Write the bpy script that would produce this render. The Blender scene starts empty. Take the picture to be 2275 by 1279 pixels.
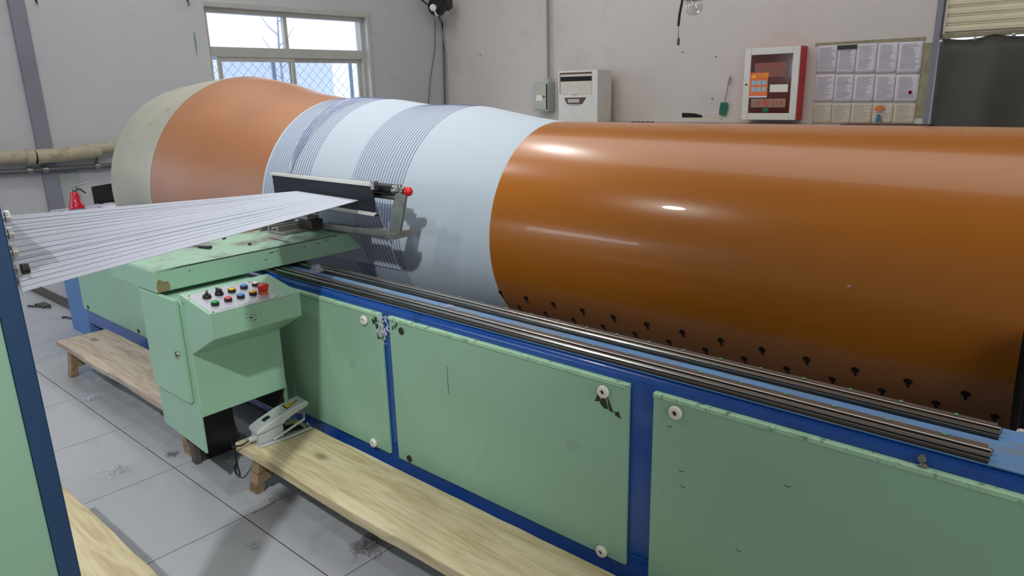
import bpy, bmesh, math, random
from mathutils import Vector, Matrix
random.seed(7)
PI = math.pi
R = math.radians
C = bpy.context.scene.collection

# ------------------------------------------------------------------ camera
F_PX, YAW, PITCH, ROLL, CAM_H = 1578.03, 0.720534766, 0.272615612, -0.0251622738, 1.6
_f = Vector((-math.sin(YAW)*math.cos(PITCH), math.cos(YAW)*math.cos(PITCH), -math.sin(PITCH)))
_r0 = Vector((math.cos(YAW), math.sin(YAW), 0)); _u0 = _r0.cross(_f)
_r = _r0*math.cos(ROLL) + _u0*math.sin(ROLL); _u = -_r0*math.sin(ROLL) + _u0*math.cos(ROLL)
EYE = Vector((0, 0, CAM_H))
cd = bpy.data.cameras.new('camera'); cam = bpy.data.objects.new('camera', cd); C.objects.link(cam)
cd.sensor_width = 36; cd.lens = 36*F_PX/2275; cd.clip_start = 0.02; cd.clip_end = 200
M = Matrix((_r, _u, -_f)).transposed().to_4x4(); M.translation = EYE
cam.matrix_world = M
bpy.context.scene.camera = cam

def ray(x, y):
    return _f + _r*((x-1137.5)/F_PX) - _u*((y-639.5)/F_PX)
def atY(x, y, Y): d = ray(x, y); return EYE + d*(Y/d.y)          # measured points of the photograph on real planes
def atX(x, y, X): d = ray(x, y); return EYE + d*(X/d.x)
def atZ(x, y, Z): d = ray(x, y); return EYE + d*((Z-CAM_H)/d.z)

# ------------------------------------------------------------------ world, lights, exposure
sc = bpy.context.scene
sc.view_settings.view_transform = 'Standard'; sc.view_settings.look = 'None'
sc.view_settings.gamma = 1; sc.view_settings.use_curve_mapping = False
sc.view_settings.exposure = 0.0
w = bpy.data.worlds.new('overcast_sky'); sc.world = w; w.use_nodes = True
bg = w.node_tree.nodes['Background']; bg.inputs[0].default_value = (0.86, 0.93, 1.0, 1); bg.inputs[1].default_value = 1.55

def point(name, loc, watts, radius, col):
    l = bpy.data.lights.new(name, 'POINT'); l.energy = watts; l.shadow_soft_size = radius; l.color = col
    o = bpy.data.objects.new(name, l); o.location = loc; C.objects.link(o); return o
def area(name, loc, target, sx, sy, watts, col):
    l = bpy.data.lights.new(name, 'AREA'); l.shape = 'RECTANGLE'; l.size = sx; l.size_y = sy; l.energy = watts; l.color = col
    o = bpy.data.objects.new(name, l); o.location = loc
    o.rotation_euler = (Vector(target)-Vector(loc)).to_track_quat('-Z', 'Y').to_euler(); C.objects.link(o); return o
def flood(name, loc, target, watts, radius, cone, col):
    l = bpy.data.lights.new(name, 'SPOT'); l.energy = watts; l.shadow_soft_size = radius; l.color = col; l.spot_size = R(cone); l.spot_blend = 1.0
    o = bpy.data.objects.new(name, l); o.location = loc
    o.rotation_euler = (Vector(target)-Vector(loc)).to_track_quat('-Z', 'Y').to_euler(); C.objects.link(o); return o
flood('flood_lamp', (0.60, -2.1, 4.9), (-3.55, 1.3, .6), 860, 0.09, 49, (0.97, 1.0, 1.0))
point('workshop_or_fill_lamp', (-2.75, 0.22, 3.15), 32, 0.09, (0.97, 1.0, 0.96))
point('workshop_or_fill_lamp', (-3.3, 2.8, 3.2), 34, 0.10, (0.97, 0.99, 1.0))
point('workshop_or_fill_lamp', (-5.7, 1.4, 4.7), 80, 0.12, (0.95, 0.98, 1.0))  # added unseen lamp, brightens the left wall, end band and floor
area('fill_right', (2.3, 0.4, 1.6), (-3, 1.0, .7), 2.0, 2.0, 34, (1.0, 1.0, 0.93))  # added fill for faces turned right; that wall has no door
area('daylight_front_window', (-6.2, -4.3, 1.9), (-4.4, 2.0, 1.0), 1.8, 0.6, 24, (0.80, 0.90, 1.0))
area('blue_fill_left', (-7.85, -0.6, 1.3), (-4.2, 1.3, .4), 1.8, 2.2, 40, (0.68, 0.80, 1.0))  # added blue light for the far left; the wall is closed here
area('daylight_left_window', (-7.8, 5.17, 1.9), (-4.0, 4.2, 1.0), 1.9, 1.2, 26, (0.80, 0.90, 1.0))
area('fill_overhead', (-2.8, 4.4, 5.5), (-2.6, 5.6, 0), 9.5, 5.0, 250, (1.0, 0.965, 0.95))  # added overhead fill for the back wall; the ceiling has no opening

# ------------------------------------------------------------------ materials
def nodes(name):
    m = bpy.data.materials.new(name); m.use_nodes = True
    nt = m.node_tree; b = nt.nodes['Principled BSDF']; return m, nt, b
def mat(name, col, rough=0.5, metal=0.0, var=0.06, scale=6.0, bump=0.0, bscale=60.0, coat=0.0, spec=0.5,
        dirt=None, dirt_amt=0.0, dirt_scale=3.0, dirt_thr=0.62, stretch=(1, 1, 1)):
    m, nt, b = nodes(name)
    tc = nt.nodes.new('ShaderNodeTexCoord'); mp = nt.nodes.new('ShaderNodeMapping')
    nt.links.new(tc.outputs['Object'], mp.inputs[0]); mp.inputs['Scale'].default_value = stretch
    n = nt.nodes.new('ShaderNodeTexNoise'); n.inputs['Scale'].default_value = scale; n.inputs['Detail'].default_value = 5
    nt.links.new(mp.outputs[0], n.inputs['Vector'])
    r = nt.nodes.new('ShaderNodeValToRGB')
    r.color_ramp.elements[0].position = .3; r.color_ramp.elements[1].position = .7
    r.color_ramp.elements[0].color = tuple(max(0, c*(1-var)) for c in col)+(1,)
    r.color_ramp.elements[1].color = tuple(min(1, c*(1+var)) for c in col)+(1,)
    nt.links.new(n.outputs['Fac'], r.inputs[0]); out = r.outputs[0]
    if dirt:
        n2 = nt.nodes.new('ShaderNodeTexNoise'); n2.inputs['Scale'].default_value = dirt_scale; n2.inputs['Detail'].default_value = 8
        n2.inputs['Roughness'].default_value = .65
        nt.links.new(mp.outputs[0], n2.inputs['Vector'])
        mr = nt.nodes.new('ShaderNodeMapRange'); mr.inputs[1].default_value = dirt_thr; mr.inputs[2].default_value = dirt_thr+.12
        mr.inputs[4].default_value = dirt_amt
        nt.links.new(n2.outputs['Fac'], mr.inputs[0])
        mx = nt.nodes.new('ShaderNodeMixRGB'); mx.inputs[2].default_value = tuple(dirt)+(1,)
        nt.links.new(mr.outputs[0], mx.inputs[0]); nt.links.new(out, mx.inputs[1]); out = mx.outputs[0]
    nt.links.new(out, b.inputs['Base Color'])
    b.inputs['Roughness'].default_value = rough; b.inputs['Metallic'].default_value = metal
    b.inputs['Coat Weight'].default_value = coat; b.inputs['Specular IOR Level'].default_value = spec
    if bump:
        n3 = nt.nodes.new('ShaderNodeTexNoise'); n3.inputs['Scale'].default_value = bscale
        nt.links.new(mp.outputs[0], n3.inputs['Vector'])
        bp = nt.nodes.new('ShaderNodeBump'); bp.inputs['Strength'].default_value = bump; bp.inputs['Distance'].default_value = .004
        nt.links.new(n3.outputs['Fac'], bp.inputs['Height']); nt.links.new(bp.outputs[0], b.inputs['Normal'])
    return m
def srgb(r, g, b):
    return tuple(((c/255)/12.92 if c/255 <= .04045 else (((c/255)+.055)/1.055)**2.4) for c in (r, g, b))

MT = {}
MT['wall'] = mat('grey_plaster', srgb(206, 199, 194), .9, var=.05, scale=.9, bump=.25, bscale=25, dirt=srgb(140, 138, 132), dirt_amt=.22, dirt_scale=1.1, dirt_thr=.56)
MT['wall_left'] = mat('cool_grey_plaster', srgb(194, 195, 197), .9, var=.05, scale=.8, bump=.25, bscale=25, dirt=srgb(132, 134, 136), dirt_amt=.18, dirt_scale=1.6, dirt_thr=.55)
MT['ceiling'] = mat('ceiling_paint', srgb(150, 148, 145), .9)
MT['tile'] = mat('glazed_floor_tile', srgb(176, 178, 184), .22, var=.03, scale=2.2, dirt=srgb(120, 118, 118), dirt_amt=.30, dirt_scale=2.6, dirt_thr=.55)
MT['grout'] = mat('dark_grout', srgb(58, 55, 58), .9)
MT['green'] = mat('green_machine_paint', srgb(148, 188, 162), .42, var=.05, scale=2.5, dirt=srgb(96, 120, 98), dirt_amt=.35, dirt_scale=5, dirt_thr=.62)
MT['green_top'] = mat('worn_green_paint', srgb(160, 196, 172), .45, var=.06, scale=3, dirt=srgb(120, 112, 106), dirt_amt=.8, dirt_scale=4.5, dirt_thr=.50)
MT['green_edge'] = mat('chipped_green_edge', srgb(168, 208, 172), .5, var=.1, scale=20, dirt=srgb(40, 45, 38), dirt_amt=.95, dirt_scale=34, dirt_thr=.56)
MT['green_dark'] = mat('shaded_box_paint', srgb(146, 186, 156), .5)
MT['blue'] = mat('blue_enamel', srgb(14, 76, 160), .26, var=.08, scale=3, coat=.3, dirt=srgb(12, 40, 96), dirt_amt=.5, dirt_scale=7, dirt_thr=.6, spec=.6)
MT['blue_dusty'] = mat('dusty_blue_steel', srgb(96, 140, 190), .55, var=.15, scale=16, dirt=srgb(120, 134, 140), dirt_amt=.7, dirt_scale=22, dirt_thr=.48, stretch=(.35, 1, 1))
MT['bluedaylit'] = mat('dusty_daylit_blue', srgb(84, 124, 176), .6, var=.08, scale=6)  # dusty end post, with blue daylight put into its paler colour
MT['bluepost'] = mat('navy_enamel', srgb(34, 66, 104), .4, var=.06)
MT['steel'] = mat('bright_steel', srgb(166, 168, 166), .26, 1.0, var=.08, scale=30, stretch=(.1, 1, 1))
MT['steel_dull'] = mat('dull_steel', srgb(150, 148, 144), .42, .85, var=.15, scale=18, bump=.1)
MT['steel_cap'] = mat('satin_steel_cap', srgb(206, 206, 200), .35, .5, var=.04)
MT['rail_dark'] = mat('oily_steel', srgb(88, 86, 82), .3, .8, var=.15, scale=20, stretch=(.2, 1, 1))
MT['rail_brown'] = mat('rusty_oiled_steel', srgb(92, 82, 80), .6, .2, var=.2, scale=14, stretch=(.3, 1, 1))
MT['plug'] = mat('green_plug', srgb(90, 150, 110), .5)
MT['orange'] = mat('amber_drum_enamel', srgb(174, 104, 28), .25, var=.05, scale=3, stretch=(.3, 1, 1), coat=.25, dirt=srgb(140, 76, 20), dirt_amt=.2, dirt_scale=4, dirt_thr=.6)
MT['cone'] = mat('dull_brown_enamel', srgb(170, 112, 72), .42, var=.07, scale=2, spec=.7)  # cone: less saturated and rougher than the shell enamel
MT['drumsilver'] = mat('tarnished_sheet_metal', srgb(208, 205, 186), .36, .5, var=.08, scale=5, stretch=(.5, 1, 1), dirt=srgb(150, 140, 118), dirt_amt=.6, dirt_scale=7, dirt_thr=.6)
MT['yarn'] = mat('white_wound_yarn', srgb(194, 206, 217), .75, var=.012, scale=3, bump=.12, bscale=14, stretch=(34, 1, 1), spec=.2)
MT['web'] = mat('white_yarn', srgb(206, 212, 226), .7, var=.02, scale=8, spec=.2)
MT['webdark'] = mat('dark_blue_yarn', srgb(58, 66, 104), .7, var=.05)
MT['yarnblue'] = mat('lavender_blue_yarn', srgb(190, 197, 222), .7, var=.08, scale=30)
MT['band'] = mat('indigo_thread', srgb(112, 118, 152), .7, var=.08, scale=10)
MT['wood'] = None
MT['black'] = mat('black_plastic', srgb(26, 26, 28), .4)
MT['pitch'] = mat('dark_hole', srgb(14, 10, 8), .8)
MT['platedark'] = mat('smoked_plate', srgb(26, 29, 36), .5, .0, var=.06, scale=8, coat=0, spec=.25)
MT['red'] = mat('red_plastic', srgb(214, 30, 30), .25, coat=.3)
MT['redpaint'] = mat('red_box_paint', srgb(206, 42, 42), .45)
MT['redcan'] = mat('red_can_enamel', srgb(196, 22, 48), .25, coat=.4)
MT['white'] = mat('white_nylon', srgb(224, 222, 210), .4)
MT['whitepaint'] = mat('cream_appliance_shell', srgb(216, 214, 208), .4, var=.03, scale=6)
MT['alu'] = mat('window_aluminium', srgb(196, 196, 190), .38, .35, var=.05)
MT['glassy'] = None
MT['paper'] = mat('white_paper', srgb(212, 208, 216), .85, var=.03, scale=8)
MT['paperold'] = mat('yellowed_paper', srgb(206, 196, 178), .85, var=.06, scale=8)
MT['ink'] = mat('grey_print', srgb(164, 161, 172), .85)
MT['inkred'] = mat('red_print', srgb(196, 60, 52), .7)
MT['grime'] = mat('tape_residue', srgb(150, 142, 116), .9, var=.2, scale=18)
MT['curtain'] = mat('black_tarpaulin', srgb(70, 69, 62), .6, var=.1, scale=3, bump=.1, bscale=12)
MT['shutter'] = mat('cream_shutter_paint', srgb(228, 220, 192), .5, var=.06, scale=3)
MT['beige'] = mat('beige_pipe_lagging', srgb(176, 166, 140), .8, var=.12, scale=6, dirt=srgb(120, 104, 84), dirt_amt=.6, dirt_scale=6, dirt_thr=.55, bump=.3, bscale=12)
MT['greypipe'] = mat('grey_steel_pipe', srgb(104, 106, 110), .5, .4, var=.1)
MT['conduitgrey'] = mat('grey_pvc_conduit', srgb(142, 144, 138), .5)
MT['greybox'] = mat('grey_enclosure_paint', srgb(176, 180, 172), .5, var=.04)
MT['pilaster'] = mat('slate_grey_paint', srgb(132, 132, 144), .8, var=.06, scale=3)
MT['maroon'] = mat('maroon_glass_backing', srgb(78, 34, 34), .12, var=.1, coat=.5)
MT['orangepaper'] = mat('orange_notice_paper', srgb(226, 118, 66), .7)
MT['bluetag'] = mat('light_blue_print', srgb(140, 190, 214), .7)
MT['swatter'] = mat('green_plastic', srgb(16, 104, 78), .4)
MT['olive'] = mat('olive_pull_bead', srgb(84, 96, 44), .4)
MT['brown'] = mat('brown_timber', srgb(92, 58, 44), .6, var=.2, scale=8)
MT['cast'] = mat('cast_grey_paint', srgb(184, 188, 188), .38, .1, var=.05)
MT['yellow'] = mat('yellow_plastic', srgb(238, 190, 20), .35)
MT['lgreen'] = mat('green_button_plastic', srgb(20, 168, 74), .3)
MT['lblue'] = mat('blue_button_plastic', srgb(60, 140, 206), .3)
MT['lred'] = mat('red_button_plastic', srgb(226, 74, 74), .3)
MT['orangeish'] = mat('orange_collar_plastic', srgb(208, 104, 60), .4)
MT['figureblue'] = mat('teal_print', srgb(64, 118, 140), .8)
MT['plate'] = mat('brushed_label_plate', srgb(196, 198, 208), .35, .3, var=.03)
MT['lint'] = mat('grey_lint', srgb(206, 206, 214), .9)
MT['lintdark'] = mat('dark_lint', srgb(128, 124, 128), .9)
MT['primer'] = mat('bare_primer', srgb(124, 116, 80), .7, var=.2, scale=30)
MT['chip'] = mat('exposed_dark_metal', srgb(46, 48, 40), .6, var=.2, scale=40)
MT['beigebox'] = mat('tape_print', srgb(186, 170, 150), .6)
MT['bluewhite'] = mat('blue_white_top', srgb(188, 190, 206), .4, var=.04)
MT['outside'] = mat('pale_outside_wall', srgb(226, 234, 248), .9, var=.03, scale=2)
MT['mesh'] = mat('galvanised_wire', srgb(150, 166, 192), .6)
MT['glassclear'] = None; MT['saplingbark'] = mat('pale_bark', srgb(190, 190, 214), .8)
m, nt, b = nodes('window_glass'); b.inputs['Base Color'].default_value = (.9, .95, 1, 1); b.inputs['Roughness'].default_value = .05
tr = nt.nodes.new('ShaderNodeBsdfTransparent'); tr.inputs[0].default_value = (.93, .96, 1, 1)
gl = nt.nodes.new('ShaderNodeBsdfGlossy'); gl.inputs['Roughness'].default_value = .08
mx = nt.nodes.new('ShaderNodeMixShader'); mx.inputs[0].default_value = .06
nt.links.new(tr.outputs[0], mx.inputs[1]); nt.links.new(gl.outputs[0], mx.inputs[2])
nt.links.new(mx.outputs[0], nt.nodes['Material Output'].inputs[0]); MT['glassclear'] = m
m, nt, b = nodes('lamp_glass'); tr = nt.nodes.new('ShaderNodeBsdfTransparent'); tr.inputs[0].default_value = (.97, .97, .97, 1)
gl = nt.nodes.new('ShaderNodeBsdfGlossy'); gl.inputs['Roughness'].default_value = .06
lw = nt.nodes.new('ShaderNodeFresnel'); lw.inputs[0].default_value = 1.45
mx = nt.nodes.new('ShaderNodeMixShader'); mx.inputs[0].default_value = .10
nt.links.new(tr.outputs[0], mx.inputs[1]); nt.links.new(gl.outputs[0], mx.inputs[2])
nt.links.new(mx.outputs[0], nt.nodes['Material Output'].inputs[0])
MT['lampglass'] = m

def wood(name, light, dark, ring=9.0, axis='X'):
    m, nt, b = nodes(name)
    tc = nt.nodes.new('ShaderNodeTexCoord'); mp = nt.nodes.new('ShaderNodeMapping')
    mp.inputs['Scale'].default_value = (.35, 3.2, 3.2) if axis == 'X' else (3.2, .35, 3.2)
    nt.links.new(tc.outputs['Object'], mp.inputs[0])
    n = nt.nodes.new('ShaderNodeTexNoise'); n.inputs['Scale'].default_value = ring; n.inputs['Detail'].default_value = 7; n.inputs['Distortion'].default_value = 1.2
    nt.links.new(mp.outputs[0], n.inputs['Vector'])
    r = nt.nodes.new('ShaderNodeValToRGB'); e = r.color_ramp.elements
    e[0].position = .32; e[0].color = dark+(1,); e[1].position = .6; e[1].color = light+(1,)
    nt.links.new(n.outputs['Fac'], r.inputs[0])
    v = nt.nodes.new('ShaderNodeTexVoronoi'); v.inputs['Scale'].default_value = 3.4; v.feature = 'F1'
    mp2 = nt.nodes.new('ShaderNodeMapping'); mp2.inputs['Scale'].default_value = (.8, 1.6, 0)
    nt.links.new(tc.outputs['Object'], mp2.inputs[0]); nt.links.new(mp2.outputs[0], v.inputs['Vector'])
    mr = nt.nodes.new('ShaderNodeMapRange'); mr.inputs[1].default_value = .04; mr.inputs[2].default_value = .15; mr.inputs[3].default_value = .8; mr.inputs[4].default_value = 0
    nt.links.new(v.outputs['Distance'], mr.inputs[0])
    mx = nt.nodes.new('ShaderNodeMixRGB'); mx.inputs[2].default_value = tuple(c*.42 for c in dark)+(1,)
    nt.links.new(mr.outputs[0], mx.inputs[0]); nt.links.new(r.outputs[0], mx.inputs[1])
    # saw marks across the board
    wv = nt.nodes.new('ShaderNodeTexWave'); wv.bands_direction = 'X'; wv.inputs['Scale'].default_value = 22; wv.inputs['Distortion'].default_value = 1.5
    nt.links.new(tc.outputs['Object'], wv.inputs['Vector'])
    mx2 = nt.nodes.new('ShaderNodeMixRGB'); mx2.blend_type = 'MULTIPLY'; mx2.inputs[0].default_value = .05
    nt.links.new(mx.outputs[0], mx2.inputs[1]); nt.links.new(wv.outputs['Color'], mx2.inputs[2])
    nt.links.new(mx2.outputs[0], b.inputs['Base Color']); b.inputs['Roughness'].default_value = .7
    bp = nt.nodes.new('ShaderNodeBump'); bp.inputs['Strength'].default_value = .25; bp.inputs['Distance'].default_value = .003
    nt.links.new(n.outputs['Fac'], bp.inputs['Height']); nt.links.new(bp.outputs[0], b.inputs['Normal'])
    return m
MT['wood'] = wood('pale_pine', srgb(216, 202, 166), srgb(186, 168, 128))
MT['woodgrey'] = wood('weathered_plank', srgb(190, 174, 158), srgb(156, 138, 122))
MT['woodedge'] = wood('planed_leg_timber', srgb(160, 138, 104), srgb(118, 96, 70))

# ------------------------------------------------------------------ mesh helpers
class MB:
    def __init__(s): s.v = []; s.f = []
    def box(s, x0, x1, y0, y1, z0, z1):
        n = len(s.v)
        s.v += [Vector(p) for p in ((x0, y0, z0), (x1, y0, z0), (x1, y1, z0), (x0, y1, z0), (x0, y0, z1), (x1, y0, z1), (x1, y1, z1), (x0, y1, z1))]
        s.f += [tuple(n+i for i in q) for q in ((0, 3, 2, 1), (4, 5, 6, 7), (0, 1, 5, 4), (1, 2, 6, 5), (2, 3, 7, 6), (3, 0, 4, 7))]
        return s
    def prism(s, pts, d):                     # polygon (3-D points) swept along vector d
        n = len(s.v); k = len(pts); d = Vector(d)
        s.v += [Vector(p) for p in pts] + [Vector(p)+d for p in pts]
        s.f += [tuple(n+i for i in range(k))[::-1], tuple(n+k+i for i in range(k))]
        s.f += [(n+i, n+(i+1) % k, n+k+(i+1) % k, n+k+i) for i in range(k)]
        return s
    def tube(s, pts, r, seg=8, caps=True):
        pts = [Vector(p) for p in pts]; n = len(s.v); rr = r if isinstance(r, (list, tuple)) else [r]*len(pts)
        up = Vector((0, 0, 1))
        for i, p in enumerate(pts):
            t = (pts[min(i+1, len(pts)-1)]-pts[max(i-1, 0)]).normalized()
            a = t.cross(up); a = a.normalized() if a.length > 1e-3 else Vector((1, 0, 0)); b = t.cross(a).normalized()
            for k in range(seg):
                s.v.append(p+(a*math.cos(2*PI*k/seg)+b*math.sin(2*PI*k/seg))*rr[i])
        for i in range(len(pts)-1):
            for k in range(seg):
                s.f.append((n+i*seg+k, n+i*seg+(k+1) % seg, n+(i+1)*seg+(k+1) % seg, n+(i+1)*seg+k))
        if caps:
            s.f.append(tuple(n+k for k in range(seg))[::-1]); m_ = n+(len(pts)-1)*seg; s.f.append(tuple(m_+k for k in range(seg)))
        return s
    def lathe(s, prof, c, axis, seg=32, caps=True):     # prof: (along, radius)
        a = Vector(axis).normalized(); t = Vector((0, 0, 1)) if abs(a.z) < .9 else Vector((1, 0, 0))
        u = a.cross(t).normalized(); v = a.cross(u); n = len(s.v); c = Vector(c)
        for (h, r) in prof:
            for k in range(seg): s.v.append(c+a*h+(u*math.cos(2*PI*k/seg)+v*math.sin(2*PI*k/seg))*r)
        for i in range(len(prof)-1):
            for k in range(seg): s.f.append((n+i*seg+k, n+i*seg+(k+1) % seg, n+(i+1)*seg+(k+1) % seg, n+(i+1)*seg+k))
        if caps:
            s.f.append(tuple(n+k for k in range(seg))[::-1]); m_ = n+(len(prof)-1)*seg; s.f.append(tuple(m_+k for k in range(seg)))
        return s

def wl(o):
    p = Vector((0, 0, 0))
    while o is not None: p += o.location; o = o.parent
    return p
def tag(o, label=None, cat=None, group=None, kind=None):
    if label: o['label'] = label
    if cat: o['category'] = cat
    if group: o['group'] = group
    if kind: o['kind'] = kind
    return o
def obj(name, mb, m, parent=None, loc=None, bevel=0, smooth=False, label=None, kind=None):
    """verts are world coordinates; the origin goes to loc (or to the parent's origin)"""
    me = bpy.data.meshes.new(name)
    base = Vector(loc) if loc is not None else (wl(parent) if parent else Vector((0, 0, 0)))
    me.from_pydata([tuple(v-base) for v in mb.v], [], mb.f)
    bm = bmesh.new(); bm.from_mesh(me); bmesh.ops.recalc_face_normals(bm, faces=bm.faces); bm.to_mesh(me); bm.free()
    me.materials.append(MT[m] if isinstance(m, str) else m)
    if smooth:
        for p in me.polygons: p.use_smooth = True
        try: me.set_sharp_from_angle(angle=R(38))
        except Exception: pass
    o = bpy.data.objects.new(name, me); C.objects.link(o)
    if parent is not None:
        o.parent = parent; o.location = base-wl(parent)
    else: o.location = base
    if bevel:
        bv = o.modifiers.new('bevel', 'BEVEL'); bv.width = bevel; bv.segments = 2; bv.limit_method = 'ANGLE'; bv.angle_limit = R(40)
    if label: o['label'] = label
    if kind: o['kind'] = kind
    return o
def box(name, m, parent, x0, x1, y0, y1, z0, z1, bevel=0, **k):
    return obj(name, MB().box(min(x0, x1), max(x0, x1), min(y0, y1), max(y0, y1), min(z0, z1), max(z0, z1)), m, parent, bevel=bevel, **k)
def thing(name, loc, label, cat, group=None):
    o = bpy.data.objects.new(name, None); o.empty_display_size = .05; C.objects.link(o); o.location = loc
    return tag(o, label, cat, group)
def copy_at(o, loc_offset, parent):
    c = o.copy(); C.objects.link(c); c.parent = parent; c.location = o.location+Vector(loc_offset); 
    for ch in list(o.children):
        d = ch.copy(); C.objects.link(d); d.parent = c
    return c
def text_obj(name, s, size, origin, xdir, ydir, m, parent, depth=.0006, align='LEFT'):
    cu = bpy.data.curves.new(name, 'FONT'); cu.body = s; cu.size = size; cu.extrude = depth; cu.align_x = align; cu.resolution_u = 3
    t = bpy.data.objects.new('tmp_text', cu); C.objects.link(t)
    bpy.context.view_layer.update()
    me = bpy.data.meshes.new_from_object(t.evaluated_get(bpy.context.evaluated_depsgraph_get()))
    bpy.data.objects.remove(t); me.name = name
    x = Vector(xdir).normalized(); y = Vector(ydir).normalized(); z = x.cross(y); o0 = Vector(origin)
    base = wl(parent)
    for v in me.vertices: v.co = o0+x*v.co.x+y*v.co.y+z*v.co.z-base
    me.materials.clear(); me.materials.append(MT[m])
    o = bpy.data.objects.new(name, me); C.objects.link(o); o.parent = parent
    return o

# ================================================================== SETTING
XL, YB, XR, YF, ZC_ = -8.0, 7.75, 2.4, -4.5, 5.6
GX, GY, TS = -2.44, 1.14, 0.607
fl = tag(box('floor', 'grout', None, XL-.1, XR, YF, YB+3.5, -.12, -.0015), kind='structure')
i0 = int(math.floor((XL-GX)/TS)); i1 = int(math.ceil((0.6-GX)/TS)); j0 = int(math.floor((-.8-GY)/TS)); j1 = int(math.ceil((YB-GY)/TS))
tile_me = None
for i in range(i0, i1):
    for j in range(j0, j1):
        x = GX+(i+.5)*TS; y = GY+(j+.5)*TS
        if x < XL+.1 or y > YB-.1: continue
        if tile_me is None:
            h = TS/2-.0022
            t = obj('tile', MB().prism([(x-h, y-h, -.0015), (x+h, y-h, -.0015), (x+h, y+h, -.0015), (x-h, y+h, -.0015)], (0, 0, .0015)), 'tile', fl, loc=(x, y, 0))
            tile_me = t.data
        else:
            t = bpy.data.objects.new('tile', tile_me); C.objects.link(t); t.parent = fl; t.location = (x, y, 0)
# outer ring of floor beyond the tiles shares the grout slab
box('floor_margin', 'tile', fl, GX+i1*TS+.004, XR, YF, YB, -.0014, 0)
box('floor_margin', 'tile', fl, XL, GX+i1*TS, YF, GY+j0*TS-.004, -.0014, 0)

# left wall (x = XL) with the window hole
wy0, wy1, wz1 = atX(452, 14, XL).y, atX(812, 33, XL).y, atX(640, 26, XL).z
wz0 = 1.05
mb = MB()
mb.box(XL-.24, XL, YF, wy0, 0, ZC_); mb.box(XL-.24, XL, wy1, YB+.24, 0, ZC_)
mb.box(XL-.24, XL, wy0, wy1, 0, wz0); mb.box(XL-.24, XL, wy0, wy1, wz1, ZC_)
tag(obj('wall_left', mb, 'wall_left'), kind='structure')
# back wall (y = YB) with the doorway at right
dx0 = atY(2078, 60, YB).x; dx1 = dx0+2.6; dz1 = 3.3
mb = MB(); mb.box(XL, dx0, YB, YB+.24, 0, ZC_); mb.box(dx1, XR, YB, YB+.24, 0, ZC_); mb.box(dx0, dx1, YB, YB+.24, dz1, ZC_)
tag(obj('wall_back', mb, 'wall'), kind='structure')
tag(box('wall_right', 'wall', None, XR, XR+.2, YF, YB+.24, 0, ZC_), kind='structure')
mb = MB(); mb.box(XL-.24, -7.2, YF-.2, YF, 0, ZC_); mb.box(-5.2, XR+.2, YF-.2, YF, 0, ZC_); mb.box(-7.2, -5.2, YF-.2, YF, 0, 1.6); mb.box(-7.2, -5.2, YF-.2, YF, 2.2, ZC_)
tag(obj('wall_front', mb, 'wall'), kind='structure')
tag(box('ceiling', 'ceiling', None, XL-.24, XR+.2, YF-.2, YB+.24, ZC_, ZC_+.12), kind='structure')
# slate pilaster line on the left wall
py0 = atX(14, 0, XL).y; py1 = atX(36, 0, XL).y
tag(box('trim_1', 'pilaster', None, XL, XL+.05, py0, py0+.13, 0, ZC_, bevel=.006), kind='structure')

# ---- window_1
win = bpy.data.objects.new('window_1', None); C.objects.link(win); win.location = (XL, (wy0+wy1)/2, wz0); win['kind'] = 'structure'
xo = XL-.11; fr = .055
def wbar(y0, y1, z0, z1, d=.05, x=xo, nm='window_frame', m='alu'): return box(nm, m, win, x-d/2, x+d/2, y0, y1, z0, z1, bevel=.004)
wbar(wy0, wy1, wz1-fr, wz1, .09); wbar(wy0, wy1, wz0, wz0+fr, .09); wbar(wy0, wy0+fr, wz0+fr, wz1-fr, .09); wbar(wy1-fr, wy1, wz0+fr, wz1-fr, .09)
zt = atX(640, 118, XL-.1).z
wbar(wy0+fr, wy1-fr, zt-.06, zt+.05, .09, nm='transom')
ym = atX(633, 70, XL-.1).y; wbar(ym-.025, ym+.025, zt+.05, wz1-fr, .06, nm='mullion')
ym2 = atX(650, 170, XL-.1).y
# lower sliding sashes
def sash(y0, y1, x):
    for (a, b_, c, d_) in ((y0, y0+.05, wz0+fr, zt-.06), (y1-.05, y1, wz0+fr, zt-.06), (y0+.05, y1-.05, wz0+fr, wz0+fr+.06), (y0+.05, y1-.05, zt-.11, zt-.06)):
        box('sash_bar', 'alu', win, x-.012, x+.012, a, b_, c, d_, bevel=.003)
    box('pane', 'glassclear', win, x-.003, x+.003, y0+.05, y1-.05, wz0+fr+.06, zt-.11)
sash(wy0+.12, ym2+.04, xo+.02); sash(ym2-.02, wy1-fr, xo-.02)
box('pane', 'glassclear', win, xo-.003, xo+.003, wy0+fr, ym-.025, zt+.05, wz1-fr); box('pane', 'glassclear', win, xo-.003, xo+.003, ym+.025, wy1-fr, zt+.05, wz1-fr)
# reveal boards round the window
for (a, b_, c, d_) in ((wy1-.004, wy1+.05, wz0, wz1+.05), (wy0, wy1, wz1-.004, wz1+.05), (wy0, wy1, wz0-.05, wz0)):
    box('window_casing', 'alu', win, XL-.05, XL+.02, a, b_, c, d_, bevel=.005)

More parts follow.
